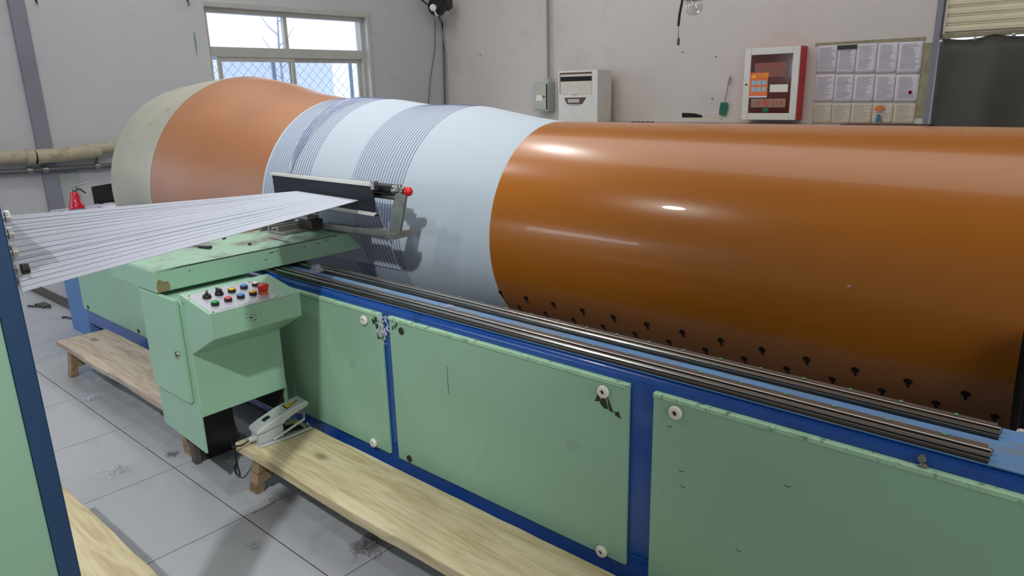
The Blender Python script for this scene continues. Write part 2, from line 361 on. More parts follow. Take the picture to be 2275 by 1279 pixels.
# ---- outside the window: pale wall, wire mesh fence, posts, bushes' thin stems
mb = MB(); mb.box(-14.2, -14, 2, 10, 0, 2.35); tag(obj('garden_wall', mb, 'outside'), 'pale sunlit yard wall outside the window', 'wall')
fn = thing('wire_fence', (-9.6, 5.2, 0), 'diamond wire mesh fence outside the left window', 'fence')
mb = MB()
for k in range(-14, 34):
    y = 3.2+k*.15
    for sgn in (1, -1):
        a = Vector((-9.6, y, .6)); bb = Vector((-9.6, y+sgn*1.5, 2.1)); mb.tube([a, bb], .0028, 4, False)
obj('wire_mesh', mb, 'mesh', fn, kind='stuff')
for y in (4.55, 5.85, 7.2): obj('fence_post', MB().tube([(-9.6, y, 0), (-9.6, y, 2.15)], .03, 10), 'mesh', fn, smooth=True)
obj('top_rail', MB().tube([(-9.6, 1.8, 2.1), (-9.6, 8.6, 2.1)], .018, 8), 'mesh', fn, smooth=True)
tr_ = thing('bare_sapling', (-10.6, 6.6, 0), 'thin leafless sapling beyond the fence, seen through the right pane', 'tree')
obj('trunk', MB().tube([(-10.6, 6.6, 0), (-10.62, 6.62, 1.2), (-10.58, 6.58, 2.3), (-10.6, 6.66, 3.2)], [.03, .026, .018, .006], 7), 'saplingbark', tr_, smooth=True)
mb = MB()
for k in range(9):
    z = 1.5+k*.17; s = 1 if k % 2 else -1; mb.tube([(-10.6, 6.6, z), (-10.6, 6.6+s*.16, z+.12), (-10.58, 6.6+s*.3, z+.3)], [.01, .007, .003], 5)
obj('branches', mb, 'saplingbark', tr_)
tag(box('yard_ground', 'outside', None, -15, XL-.24, 0, 11, -.1, 0), kind='structure')

# ---- door_1: opening in the back wall, roller shutter, curtain
dr = bpy.data.objects.new('door_1', None); C.objects.link(dr); dr.location = ((dx0+dx1)/2, YB, 0); dr['kind'] = 'structure'
box('door_jamb', 'pilaster', dr, dx0-.004, dx0+.045, YB-.012, YB+.2, 0, dz1)
box('door_jamb', 'pilaster', dr, dx1-.05, dx1, YB+.01, YB+.2, 0, dz1)
zs = atY(2100, 74, YB+.08).z
k = 0; z = zs
sx0 = dx0+.075
while z < dz1-.02:
    prof = [(sx0, YB+.07, z), (sx0, YB+.045, z+.012), (sx0, YB+.04, z+.035), (sx0, YB+.06, z+.058), (sx0, YB+.085, z+.07), (sx0, YB+.085, z+.074), (sx0, YB+.1, z+.074), (sx0, YB+.1, z)]
    obj('shutter_slat', MB().prism(prof, (dx1-.08-sx0, 0, 0)), 'shutter', dr); z += .076; k += 1
box('shutter_edge', 'white', dr, sx0-.02, sx0, YB+.04, YB+.1, zs-.01, dz1)
box('shutter_bar', 'grime', dr, sx0-.02, dx1-.06, YB+.03, YB+.11, zs-.045, zs-.004)

cu = thing('tarpaulin_curtain', (dx0+.2, YB-.03, 0), 'dark grey tarpaulin curtain hanging in the doorway under the roller shutter', 'curtain')
ztop = atY(2110, 88, YB).z; xl_top = atY(2092, 90, YB).x; xl_bot = atY(2066, 282, YB).x-.03
mb = MB(); NX, NZ = 90, 14
for j in range(NZ+1):
    tz = j/NZ; z = ztop+.02-tz*(ztop-.15)
    for i in range(NX+1):
        tx = i/NX; xl = xl_top+(xl_bot+.03-xl_top)*min(1, tz*1.6)
        x = xl+(dx1-.05-xl)*tx
        ph = (tx+.05*tz)*34
        dep = .05*math.sin(ph*.8)*(.25+.75*min(1, tz*2.5))+.03*math.sin(ph*.31+1.3+tz*2.2)*(.3+tz)
        sag = .03*abs(math.sin(tx*PI*6))*(1-tz)**4
        mb.v.append(Vector((x, YB-.06+dep, z-sag+tx*.02)))
for j in range(NZ):
    for i in range(NX):
        a = j*(NX+1)+i; mb.f.append((a, a+1, a+NX+2, a+NX+1))
cl = obj('curtain_cloth', mb, 'curtain', cu, smooth=True); sd = cl.modifiers.new('thick', 'SOLIDIFY'); sd.thickness = .004
for px, py in ((2091, 92), (2166, 86), (2253, 77)):
    p = atY(px, py, YB-.1); obj('curtain_ring', MB().lathe([(0, .012), (.004, .016), (.01, .016), (.014, .01)], p, (0, -1, 0), 14), 'steel', cu, smooth=True)
obj('curtain_wire', MB().tube([atY(2078, 88, YB-.075), atY(2166, 80, YB-.09), atY(2275, 68, YB-.09)], .004, 6), 'steel_dull', cu)

# ================================================================== DRUM
YC, ZC = 2.75, .945
XS = [-5.659, -5.236, -4.865, -4.548, -4.231, -3.769, -3.49, -3.279, -3.014, -2.803, -2.613, -2.433, -2.274, -2.100]
RS = [.735, .772, .786, .746, .677, .626, .628, .613, .583, .583, .575, .547, .522, .5035]
def rad(x):
    if x >= XS[-1]: return .502
    for i in range(len(XS)-1):
        if XS[i] <= x <= XS[i+1]:
            t = (x-XS[i])/(XS[i+1]-XS[i]); return RS[i]+(RS[i+1]-RS[i])*t
    return RS[0]
XD = -.155
drum = thing('warping_drum', ((XD-5.66)/2, YC, ZC-.79), 'long amber-brown horizontal drum with a flared cone end and rows of peg holes', 'drum')
def revolve(prof, seg=160):
    return MB().lathe([(x, r) for x, r in prof], (0, YC, ZC), (1, 0, 0), seg, caps=False)
obj('drum_shell', revolve([(-2.9, .502), (-2.1, .502), (XD, .502)]), 'orange', drum, smooth=True)
obj('drum_cone', revolve([(-4.865, .786), (-4.7, .7675), (-4.548, .746), (-4.4, .716), (-4.231, .677), (-4.0, .651), (-3.769, .622), (-2.9, .503)]), 'cone', drum, smooth=True, label='dull brown flared cone')
obj('end_band', revolve([(-5.66, .735), (-5.5, .751), (-5.236, .772), (-5.0, .783), (-4.868, .788), (-4.868, .78)]), 'drumsilver', drum, smooth=True, label='tarnished silver sheet-metal end band')
obj('end_plate', MB().lathe([(-5.66, .05), (-5.66, .735), (-5.64, .735), (-5.64, .05)], (0, YC, ZC), (1, 0, 0), 96, caps=True), 'rail_dark', drum)
obj('end_plate', MB().lathe([(XD-.02, .05), (XD-.02, .5015), (XD, .5015), (XD, .05)], (0, YC, ZC), (1, 0, 0), 96, caps=True), 'pitch', drum)
obj('axle', MB().lathe([(-6.0, .05), (XD+.35, .05)], (0, YC, ZC), (1, 0, 0), 20), 'rail_dark', drum, smooth=True)
# peg holes: two rows, keyhole-shaped pegs let into the shell
def peg(x, ang):
    a = R(ang); n = Vector((0, -math.cos(a), math.sin(a))); t = Vector((0, math.sin(a), math.cos(a)))     # t points up round the shell
    c = Vector((x, YC, ZC))+n*.5005
    mb = MB().lathe([(0, .0125), (.003, .0125), (.004, .0105), (.004, .001)], c, n, 12)
    w_ = Vector((1, 0, 0))
    q = [c-w_*.0042-t*.009, c+w_*.0042-t*.009, c+w_*.0032-t*.027, c-w_*.0032-t*.027]
    mb.prism(q, n*.0035)
    return mb, c, n, t
for row, (ang, x0, cnt) in enumerate(((-28.0, -2.095, 13), (-37.0, -2.02, 13))):
    mb, c, n, t = peg(x0, ang)
    first = obj('peg_hole', mb, 'pitch', drum, loc=c, smooth=False)
    rim = MB(); arc = [c+n*.003+Vector((1, 0, 0))*(.0135*math.cos(q))+t*(.0135*math.sin(q)) for q in [R(-75+12*k) for k in range(8)]]
    rim.tube(arc, .0013, 5); rimo = obj('hole_rim', rim, 'orangeish', first)
    for k in range(1, cnt): copy_at(first, (.1522*k, 0, 0), drum)
for x, y in ((1885, 635), (2150, 298)):
    d = ray(x, y); a_ = d.y**2+d.z**2; b_ = 2*(-d.y*YC+d.z*(CAM_H-ZC)); c_ = YC**2+(CAM_H-ZC)**2-.5028**2
    q = EYE+d*((-b_-math.sqrt(b_*b_-4*a_*c_))/2/a_)
    mb = MB()
    for k in range(5):
        p0 = q+Vector((random.uniform(-.008, .008), 0, random.uniform(-.003, .003))); mb.tube([p0, p0+Vector((random.uniform(.003, .008), 0, random.uniform(-.002, .002)))], .0009, 4)
    obj('scuff_mark', mb, 'lint', drum)
# stands carrying the drum
st = thing('drum_end_stand', (-6.0, YC, 0), 'grey machine headstock beside the far end of the drum', 'machine stand')
box('pedestal', 'greybox', st, -6.05, -5.8, YC-.35, YC+.35, 0, 1.0, bevel=.01)
obj('bearing_housing', MB().lathe([(-5.8, .14), (-5.7, .12)], (0, YC, ZC), (1, 0, 0), 24), 'rail_dark', st, smooth=True)
st = thing('drum_bearing_stand', (.2, YC, 0), 'black bearing stand at the near right end of the drum', 'machine stand')
box('pedestal', 'black', st, .0, .3, YC-.3, YC+.3, 0, 1.15, bevel=.01)
p = atY(2268, 700, YC-.45); 
box('guard_post', 'black', st, XD+.03, XD+.2, YC-.62, YC-.3, 0.0, .95, bevel=.01)
p = atY(2269, 961, 2.1); obj('white_bolt', MB().lathe([(0, .012), (.02, .012)], p, (0, -1, 0), 10), 'white', st)

# wound yarn: two sections, each a shell on the drum, with indigo thread bands
def yarn_section(label, xs0, xs1, stripe0, stripe1, n, group=None):
    o = thing('wound_yarn_section', ((xs0+xs1)/2, YC, ZC-.6), label, 'yarn', group)
    N = 40; prof = [(xs0+.0, rad(xs0)-.012)] + [(xs0+(xs1-xs0)*i/N, rad(xs0+(xs1-xs0)*i/N)) for i in range(N+1)] + [(xs1, rad(xs1)-.004)]
    obj('yarn_shell', revolve(prof, 200), 'yarn', o, smooth=True)
    for k in range(n):
        x = stripe0+(stripe1-stripe0)*(k+.5)/n
        wd = .0030
        pr = [(x-wd, rad(x-wd)-.001), (x-wd*.6, rad(x)+.0011), (x+wd*.6, rad(x)+.0011), (x+wd, rad(x+wd)-.001)]
        obj('dark_thread', revolve(pr, 160), 'band', o, smooth=True)
    return o
sec_r = yarn_section('white wound yarn section beside the bare drum, dark thread stripes on its left half', -3.015, -2.100, -3.01, -2.62, 20)
sec_l = yarn_section('white wound yarn section against the brown cone, stripes at its left edge', -3.769, -3.018, -3.75, -3.33, 22)
# lifted bundle of strands crossing the left section, tied off behind the guide plate
bd = thing('crossed_yarn_bundle', (-3.5, 2.18, 1.2), 'bluish bundle of loose strands crossing the left yarn section to a dark knot', 'yarn')
mb = MB()
def dpt(x, ang, lift=.004): a = R(ang); r = rad(x)+lift; return Vector((x, YC-r*math.cos(a), ZC+r*math.sin(a)))
for s in range(15):
    x1 = -3.61+s*.0135; pts = []
    for k in range(13):
        t = k/12; ang = 21+t*(62+random.random()*1.5); spread = t**.75
        x = -3.505+(x1+.0-(-3.505))*spread
        pts.append(dpt(x, ang, .003+.006*(1-t)*((s % 3)*.5)))
    mb.tube(pts, .0017, 5)
obj('strands', mb, 'yarnblue', bd, kind='stuff')
mb = MB()
for s in range(4):
    x1 = -3.60+s*.05; mb.tube([dpt(-3.505+(x1+3.505)*(k/12)**.8, 21+k/12*70, .004) for k in range(13)], .0013, 5)
obj('dark_strands', mb, 'band', bd)
obj('knot', MB().lathe([(-.012, .003), (-.006, .011), (.006, .011), (.012, .004)], dpt(-3.505, 21, .012), (0, -.4, 1), 10), 'black', bd, smooth=True)

# ================================================================== MACHINE BED
YP = 1.575; YBm = 1.59
XB0, XB1 = -5.66, .6
bed = thing('machine_bed', (-2.5, 1.72, 0), 'long blue steel machine bed faced with pale green panels and slide rails', 'machine')
ZB = .841
mb = MB()   # beam: rounded upper front edge
prof = [(XB0, YBm, .80-.0)] ; rr = .028
pts = [(YBm, .60)]
for k in range(7): a = R(180-15*k); pts.append((YBm+rr+rr*math.cos(a), ZB-rr+rr*math.sin(a)))
pts += [(1.802, ZB), (1.802, .60)]
obj('blue_beam', MB().prism([(XB0, y, z) for y, z in pts], (XB1-XB0, 0, 0)), 'blue', bed, smooth=True)
obj('bottom_beam', MB().box(-5.2999, XB1, YBm, YBm+.12, .12, .26), 'blue', bed, bevel=.004)
obj('rear_base', MB().box(XB0, XB1, 1.70, 1.80, .0, .5999), 'rail_dark', bed)
pan = [(-5.30, -4.28), (-4.20, -3.14), (-3.085, -2.045), (-1.995, -.962), (-.885, .145)]
posts = [-5.62, -4.24, -3.11, -2.02, -.923, .2]
for k, x in enumerate(posts):
    w_ = .05 if k else .33
    x0, x1 = (x-.12, x+.13) if False else (x-w_, x+w_)
    if k == 0: x0, x1 = XB0, -5.30
    obj('post', MB().box(x0, x1, YBm, YBm+.1, .2601 if k not in (0,) else 0, .5999), 'blue' if k else 'bluedaylit', bed, bevel=.005)
box('back_sheet', 'pitch', bed, XB0, XB1, YBm+.06, YBm+.08, .1, .7)
# knob prototype
def knob(cx, cz, par):
    c = Vector((cx, YP, cz))
    k_ = obj('panel_knob', MB().lathe([(0, .012), (.002, .0185), (.008, .0195), (.013, .0165), (.015, .011), (.015, .0075), (.006, .0070)], c, (0, -1, 0), 24), 'white', par, loc=c, smooth=True)
    obj('knob_hole', MB().lathe([(.0055, .0068), (.0075, .0068), (.0078, .001)], c, (0, -1, 0), 14), 'pitch', k_)
    return k_
knob0 = None
def lock_hole(cx, cz, par):
    c = Vector((cx, YP, cz)); obj('lock_hole', MB().lathe([(0, .014), (.003, .014), (.004, .009), (.002, .008)], c, (0, -1, 0), 16), 'chip', par, smooth=True)
for k, (a, b_) in enumerate(pan):
    pb = obj('green_panel', MB().box(a, b_, YP, YBm-.0005, .222, .80), 'green', bed, loc=((a+b_)/2, YP, .5), bevel=.004)
    # folded upper lip with chipped paint
    obj('panel_lip', MB().prism([(a+.001, YP-.0035, .7925), (a+.001, YP-.0035, .803), (a+.001, YBm-.001, .805), (a+.001, YBm-.001, .7925)], (b_-a-.002, 0, 0)), 'green_edge', pb)
    knobs = {0: [], 1: [], 2: [(b_-.09, .764), (b_-.095, .243)], 3: [(b_-.08, .765), (b_-.08, .238)], 4: [(a+.071, .767)]}[k]
    holes = {0: [(-5.206, .249), (-4.397, .247)], 1: [(-3.3, .24)], 2: [], 3: [(-1.924, .762), (-1.928, .244)], 4: []}[k]
    for x, z in knobs: knob(x, z, pb)
    for x, z in holes: lock_hole(x, z, pb)
    if k == 3:
        for tri in ([(0, 0), (.012, .028), (.022, .005)], [(.018, -.002), (.030, .042), (.047, -.012), (.034, -.014)], [(.040, .034), (.066, -.018), (.050, -.016)], [(.068, -.014), (.082, -.010), (.09, -.030), (.070, -.024)]):
            obj('paint_chip', MB().prism([(-1.075+x, YP-.0006, .725+z) for x, z in tri], (0, .0006, 0)), 'chip', pb)
        obj('scratch', MB().tube([(-1.690, YP, .68), (-1.692, YP, .62), (-1.688, YP, .575)], .0012, 4), 'chip', pb)
        for (x, z) in ((-1.975, .755), (-1.962, .762), (-1.952, .772)): obj('paint_chip', MB().prism([(x, YP-.0006, z), (x+.007, YP-.0006, z+.004), (x+.005, YP-.0006, z+.018), (x-.002, YP-.0006, z+.012)], (0, .0006, 0)), 'chip', pb)
    if k == 2:
        for (x, z) in ((b_-.045, .755), (b_-.03, .765), (b_-.02, .70), (b_-.026, .74)): obj('paint_chip', MB().prism([(x, YP-.0006, z), (x+.016, YP-.0006, z+.006), (x+.012, YP-.0006, z+.02), (x-.005, YP-.0006, z+.022)], (0, .0006, 0)), 'chip', pb)
    if k == 4:
        for (x, z) in ((-.84, .72), (-.80, .60), (-.795, .555), (-.52, .66), (-.63, .43)):
            obj('scratch', MB().tube([(x, YP, z), (x+.008, YP, z-.002), (x+.015, YP, z+.001)], .0011, 4), 'chip', pb)
# grey lint-covered hinge at the gap between the first panels
mb = MB()
for k in range(34):
    a = Vector((-2.02+random.uniform(-.025, .02), YP-.004+random.uniform(-.006, .004), .79+random.uniform(-.075, .022)))
    mb.tube([a, a+Vector((random.uniform(-.02, .02), random.uniform(-.006, .002), random.uniform(-.025, .02))), a+Vector((random.uniform(-.02, .02), 0, random.uniform(-.03, .02)))], .0014, 4)
obj('lint_clump', mb, 'lint', bed, kind='stuff', label='grey lint caught in the gap between two panels')
# hex bolts on the beam
for dz in (0, -.012):
    c = Vector((-.243+.004*(dz != 0), YBm, .823+dz*1.3)); obj('hex_bolt', MB().lathe([(0, .0085), (.009, .0085), (.010, .006)], c, (0, -1, 0), 6), 'steel_dull', bed)
# rails: dusty channel between two slide rails
XRr = -.13
obj('channel_plate', MB().box(XB0, .6, 1.597, 1.80, ZB, ZB+.003), 'blue_dusty', bed)
def rail(y0, y1, zt, x1, nm_label):
    q = (y1-y0)/.096
    r_ = obj('slide_rail', MB().box(XB0, x1, y0, y1, ZB+.003, zt-.012), 'rail_dark', bed, label=nm_label)
    # bright running strip, groove, running bar, bolted strip
    obj('front_strip', MB().box(XB0, x1, y0+.003, y0+.008, zt-.012, zt-.005), 'rail_dark', r_)
    obj('bright_bar', MB().prism([(XB0, y0+.018*q, zt-.012), (XB0, y0+.018*q, zt-.004), (XB0, y0+.023*q, zt), (XB0, y0+.034*q, zt), (XB0, y0+.038*q, zt-.004), (XB0, y0+.038*q, zt-.012)], (x1-XB0, 0, 0)), 'steel', r_)
    obj('bright_bar', MB().box(XB0, x1, y0+.056*q, y0+.072*q, zt-.012, zt-.001), 'steel', r_, bevel=.002)
    obj('bolted_strip', MB().box(XB0, x1-.01, y0+.074*q, y1-.001, zt-.012, zt-.003), 'rail_brown', r_)
    return r_
r1 = rail(1.598, 1.673, .857, XRr, 'front slide rail'); r2 = rail(1.726, 1.797, .857, XRr+.0, 'rear slide rail')
for rr_, y in ((r1, 1.6645), (r2, 1.7885)):
    plug = None
    for k in range(17):
        x = -.22-.115*k
        if plug is None: plug = obj('bolt_plug', MB().lathe([(0, .0055), (.0015, .0055), (.002, .002)], (x, y, .855), (0, 0, 1), 10), 'plug', rr_, loc=(x, y, .855))
        else: c = plug.copy(); C.objects.link(c); c.parent = rr_; c.location = plug.location+Vector((-.115*k, 0, 0))
# small lint tuft on the channel
def smooth_path(pts, n=5):
    pts = [Vector(p) for p in pts]; out = []
    for i in range(len(pts)-1):
        p0, p1, p2, p3 = pts[max(i-1, 0)], pts[i], pts[i+1], pts[min(i+2, len(pts)-1)]
        for k in range(n):
            t = k/n; out.append(.5*((2*p1)+(p2-p0)*t+(2*p0-5*p1+4*p2-p3)*t*t+(3*p1-p0-3*p2+p3)*t**3))
    return out+[pts[-1]]
def tuft(name, c, s, n, m, label, group=None, flat=.22):
    mb = MB(); c = Vector(c); n = int(n*1.6)
    for k in range(n):
        a = random.uniform(0, 2*PI); l = s*random.uniform(.25, .75)*(1.5 if random.random() < .12 else 1); p = c+Vector((random.gauss(0, .28)*s, random.gauss(0, .28)*s, .0015)); pts = [p]
        for q in range(5):
            a += random.gauss(0, .9); p = p+Vector((math.cos(a)*l*.28, math.sin(a)*l*.28, 0)); pts.append(Vector((p.x, p.y, c.z+.0015+abs(random.gauss(0, flat))*s*(1-.5*abs(q-2)/2))))
        mb.tube(pts, s*.010+.0003, 4)
    return tag(obj(name, mb, m, loc=c), label, 'lint', group)
p = atZ(704, 606, ZB+.004); tuft('lint_tuft', (p.x, p.y, ZB+.004), .03, 30, 'web', 'small white lint tuft lying in the blue channel near the carriage', flat=.7)
tuft('lint_tuft', (-1.80, 1.70, ZB+.004), .022, 14, 'lint', 'grey lint wisp lying in the blue channel, midway along')

# floor rail at the left
fr_ = thing('floor_rail', (-6.5, 1.78, 0), 'rusty steel rail lying along the floor beyond the bed at left', 'rail')
obj('rail_bar', MB().box(-7.8, -5.40, 1.745, 1.76, 0.0, .035), 'rail_brown', fr_); obj('rail_foot', MB().box(-7.8, -5.40, 1.76, 1.84, 0.0, .008), 'rail_brown', fr_)

# ================================================================== CARRIAGE
XT0, XT1, YT0, YT1, ZT0, ZT1 = -3.27, -2.825, 1.10, 2.055, .861, .950
car = thing('carriage', (-2.9, 1.4, 0), 'pale green carriage table with control desk, riding on the bed rails', 'machine')
obj('table', MB().prism([(XT1, YT0, ZT0), (XT1, YT0, ZT1), (XT1, YT1-.03, ZT1), (XT1, YT1+.048, ZT0)], (XT0-XT1, 0, 0)), 'green', car, bevel=.004)
obj('table_sheet', MB().box(XT0+.004, XT1-.002, YT0+.004, YT1-.032, ZT1, ZT1+.0025), 'green_top', car, label='worn scuffed table surface')
obj('edge_strip', MB().prism([(XT1+.0005, YT0+.01, ZT1-.006), (XT1+.0005, YT0+.10, ZT1-.001), (XT1+.0005, YT0+.35, ZT1+.001), (XT1+.0005, YT1-.1, ZT1+.001), (XT1+.0005, YT1-.1, ZT1-.002), (XT1+.0005, YT0+.35, ZT1-.003)], (-.004, 0, 0)), 'chip', car)
# bare patch on the table's near corner
pp = [atX(x, y, XT1+.0006) for x, y in ((349, 625), (355, 621), (363, 626), (372, 624), (377, 629), (379, 641), (372, 646), (362, 648), (352, 651), (348, 640))]
obj('bare_patch', MB().prism(pp, (-.0006, 0, 0)), 'primer', car)
for (x, y, l) in ((598, 562, 10), (612, 558, 5), (588, 577, 5), (675, 548, 4), (724, 534, 7), (744, 525, 5), (420, 601, 3), (705, 541, 4)):
    a = atX(x, y, XT1+.0008); b2 = atX(x+l, y-l*.25, XT1+.0008); obj('scratch', MB().tube([a, b2], .0016, 4), 'chip', car)
# carriage underside, saddle on the rails
obj('saddle', MB().box(-3.22, -2.90, 1.605, 1.79, .8581, .8605), 'rail_dark', car)
# cabinet body
XC1 = -2.635; XC0 = -3.00; YC0 = 1.12; YC1 = 1.50
zl = .855
obj('cabinet', MB().prism([(XC1, YC0, .375), (XC1, YC0, .842), (XC1, YC1, .842), (XC1, YC1, .375)], (XC0-XC1, 0, 0)), 'green', car, bevel=.004)
# side sheet on the -y face reaching lower than the front
obj('side_sheet', MB().prism([(XC0, YC0-.004, .25), (XC1, YC0-.004, .222), (XC1, YC0-.004, .42), (XC1+.0, YC0-.004, .425), (XC0, YC0-.004, .425)], (0, .008, 0)), 'green', car)
obj('side_sheet', MB().prism([(XC0, YC1-.004, .25), (XC1, YC1-.004, .222), (XC1, YC1-.004, .40), (XC0, YC1-.004, .40)], (0, .004, 0)), 'green', car)
obj('rear_sheet', MB().box(XC0, XC0+.006, YC0, YC1, .25, .4), 'green', car)
dr_ = obj('cabinet_door', MB().box(-3.00, -2.682, YC0-.018, YC0-.0005, .43, .857), 'green', car, loc=(-2.8, YC0, .6), bevel=.003)
p = atY(396, 786, YC0-.018); obj('door_lock', MB().lathe([(0, .011), (.004, .011), (.008, .008), (.008, .003)], p, (0, -1, 0), 16), 'steel', dr_, smooth=True)
obj('lock_key', MB().box(p.x-.003, p.x+.003, p.y-.014, p.y-.006, p.z-.012, p.z+.012), 'steel', dr_)
obj('foot_bracket', MB().box(-3.03, -2.99, 1.215, 1.24, 0, .26), 'rail_brown', car); obj('foot_bracket', MB().box(-3.03, -3.0, 1.24, 1.42, 0, .26), 'rail_dark', car)
obj('toe_shade_plate', MB().box(-2.99, -2.985, YC0+.01, YC1-.01, .26, .374), 'pitch', car)  # black plates standing in for shade inside the open toe space
obj('toe_shade_plate', MB().box(-2.98, -2.66, YC1-.012, YC1-.006, .25, .374), 'pitch', car)
# control desk
XK = -2.44; zf0, zf1 = .745, .838
deskpts = [(XK, zf0), (XK, zf1), (-2.50, .8505), (-2.672, .8785), (-2.672, .8465), (XC1+.0006, .8465), (XC1+.0006, .642)]
ck = obj('control_desk', MB().prism([(x, YC0, z) for x, z in deskpts], (0, YC1-YC0-.006, 0)), 'green', car, bevel=.003)
o3 = Vector((XK, YC0, zf1)); tx = Vector((0, 1, 0)); ty = (Vector((-2.672, 0, .8785))-Vector((XK, 0, zf1))); L = ty.length; ty.normalize(); nn = tx.cross(ty)*1.0
if nn.z < 0: nn = -nn
def dk(u, v, h=0): return o3+tx*u+ty*v+nn*h          # u to the right along the desk, v up the slope
def pix_dk(x, y):                                     # photo point on the sloping plane
    d = ray(x, y); t = (o3-EYE).dot(nn)/d.dot(nn); q = EYE+d*t; return (q-o3).dot(tx), (q-o3).dot(ty)
# exact slope plane: lift the deck so labels lie on it
obj('desk_deck', MB().prism([dk(.0, 0, 0), dk(.374, 0, 0), dk(.374, L, 0), dk(0, L, 0)], nn*.0035), 'green_top' if False else 'green', car, bevel=.001)
HD = .0035
c4 = [pix_dk(x, y) for x, y in ((473, 697), (418, 655), (565, 616), (616, 656))]
umin = .012; umax = c4[3][0]; vmax = min(L-.012, c4[1][1]); 
lp = obj('label_plate', MB().prism([dk(umin, .004, HD), dk(.285, .004, HD), dk(.275, L-.035, HD), dk(umin, L-.035, HD)], nn*.0018), 'plate', car, loc=dk(.15, .1, HD))
HL = HD+.0018
def btn(x, y, m, lab, s=1.0, name='push_button'):
    u, v = pix_dk(x, y); c = dk(u, v, HL)
    b0 = obj(name, MB().lathe([(0, .0145*s), (.012, .0145*s), (.013, .0125*s), (.0125, .0118*s)], c, nn, 24), 'black', car, loc=c, smooth=True, label=lab)
    obj('button_cap', MB().lathe([(.008, .0118*s), (.0145, .0118*s), (.0155, .0105*s), (.0158, .001)], c, nn, 24), m, b0, smooth=True)
    return b0
for x, y, m, lab in ((478, 680, 'lgreen', 'green push button'), (507, 671, 'lred', 'red push button'), (535, 664, 'lblue', 'blue push button in the front row'), (562, 657, 'yellow', 'yellow push button in the front row'),
                  (515, 651, 'yellow', 'yellow push button in the back row'), (542, 643, 'lblue', 'blue push button in the back row'), (568, 637, 'white', 'white push button')):
    btn(x, y, m, lab)
for x, y, a in ((460, 664, .5), (487, 657, -.1)):
    u, v = pix_dk(x, y); c = dk(u, v, HL)
    s0 = obj('selector_switch', MB().lathe([(0, .016), (.007, .016), (.011, .014), (.013, .0125), (.0135, .001)], c, nn, 24), 'black', car, loc=c, smooth=True)
    d1 = (tx*math.sin(a)+ty*math.cos(a)); d2 = nn.cross(d1)
    q = [c+nn*.012+d1*.0155+d2*.0045, c+nn*.012+d1*.0155-d2*.0045, c+nn*.012-d1*.013-d2*.0045, c+nn*.012-d1*.013+d2*.0045]
    obj('selector_grip', MB().prism(q, nn*.014), 'black', s0)
    q = [c+nn*.0262+d1*.0145+d2*.001, c+nn*.0262+d1*.0145-d2*.001, c+nn*.0262+d1*.002-d2*.001, c+nn*.0262+d1*.002+d2*.001]
    obj('pointer_line', MB().prism(q, nn*.0004), 'white', s0)
u, v = pix_dk(585, 654); c = dk(u, v, HL)
es = obj('emergency_stop', MB().lathe([(0, .019), (.014, .018), (.015, .012)], c, nn, 28), 'orangeish', car, loc=c, smooth=True)
obj('mushroom_head', MB().lathe([(.015, .013), (.018, .0195), (.030, .0215), (.035, .021), (.038, .017), (.039, .001)], c, nn, 28), 'red', es, smooth=True)
# fine engraved marks (illegible in the photograph) as thin print
for k in range(26):
    u = .05+k*.0078; s = .0045 if k % 3 else .006
    if k not in (8, 17): obj('engraved_mark', MB().prism([dk(u, .012, HL), dk(u+s, .012, HL), dk(u+s, .0185, HL), dk(u, .0185, HL)], nn*.0003), 'ink', lp)
for k in range(22):
    u = .045+k*.0092
    obj('engraved_mark', MB().prism([dk(u, L-.056, HL), dk(u+.004, L-.056, HL), dk(u+.004, L-.049, HL), dk(u, L-.049, HL)], nn*.0003), 'ink', lp)
for (u, v) in ((.02, .012), (.277, .012), (.02, L-.044), (.267, L-.044)): obj('plate_rivet', MB().lathe([(0, .0035), (.0015, .003)], dk(u, v, HL), nn, 10), 'chip', lp)
obj('desk_edge_dirt', MB().prism([dk(.0, .002, HD), dk(.011, .002, HD), dk(.011, L-.01, HD), dk(.0, L-.01, HD)], nn*.0006), 'green_edge', car)
# smudge on the desk front
for k in range(16):
    p = atX(540+random.gauss(14, 9), 705+random.gauss(0, 5), XK+.0006); obj('grease_smudge', MB().tube([p, p+Vector((0, random.uniform(.004, .010), random.uniform(-.006, .005)))], .0009, 4), 'chip', car)

# bits lying on the table
zt_ = ZT1+.0025
sc_ = thing('thread_scissors', atZ(445, 548, zt_), 'black thread snips lying on the green table beside the yarn web', 'scissors')
a = atZ(424, 546, zt_+.004); b2 = atZ(464, 551, zt_+.004); md = (a+b2)/2
obj('blade', MB().prism([a, md+Vector((0, .006, 0)), b2, md-Vector((0, .003, 0))], (0, 0, .003)), 'rail_dark', sc_)
obj('handle', MB().tube([md, b2+Vector((0, .012, .004)), b2+Vector((0.012, .0, .004)), md-Vector((0, .004, -.002))], .0055, 8), 'black', sc_, smooth=True)
for x, y, lb in ((498, 531, 'black hex nut on the green table nearer the yarn web'), (555, 544, 'black hex nut on the green table nearer its front edge')):
    p = atZ(x, y, zt_); t = tag(obj('hex_nut', MB().lathe([(0, .009), (.008, .009), (.009, .006)], p, (0, 0, 1), 6), 'chip', loc=p), lb, 'nut')
p0 = atZ(600, 528, zt_+.002); p1 = atZ(641, 538, zt_+.002)
tag(obj('steel_pin', MB().tube([p0, p1], .0022, 6), 'rail_brown', loc=p0), 'thin rusty pin lying on the table in front of the guide slide', 'pin')

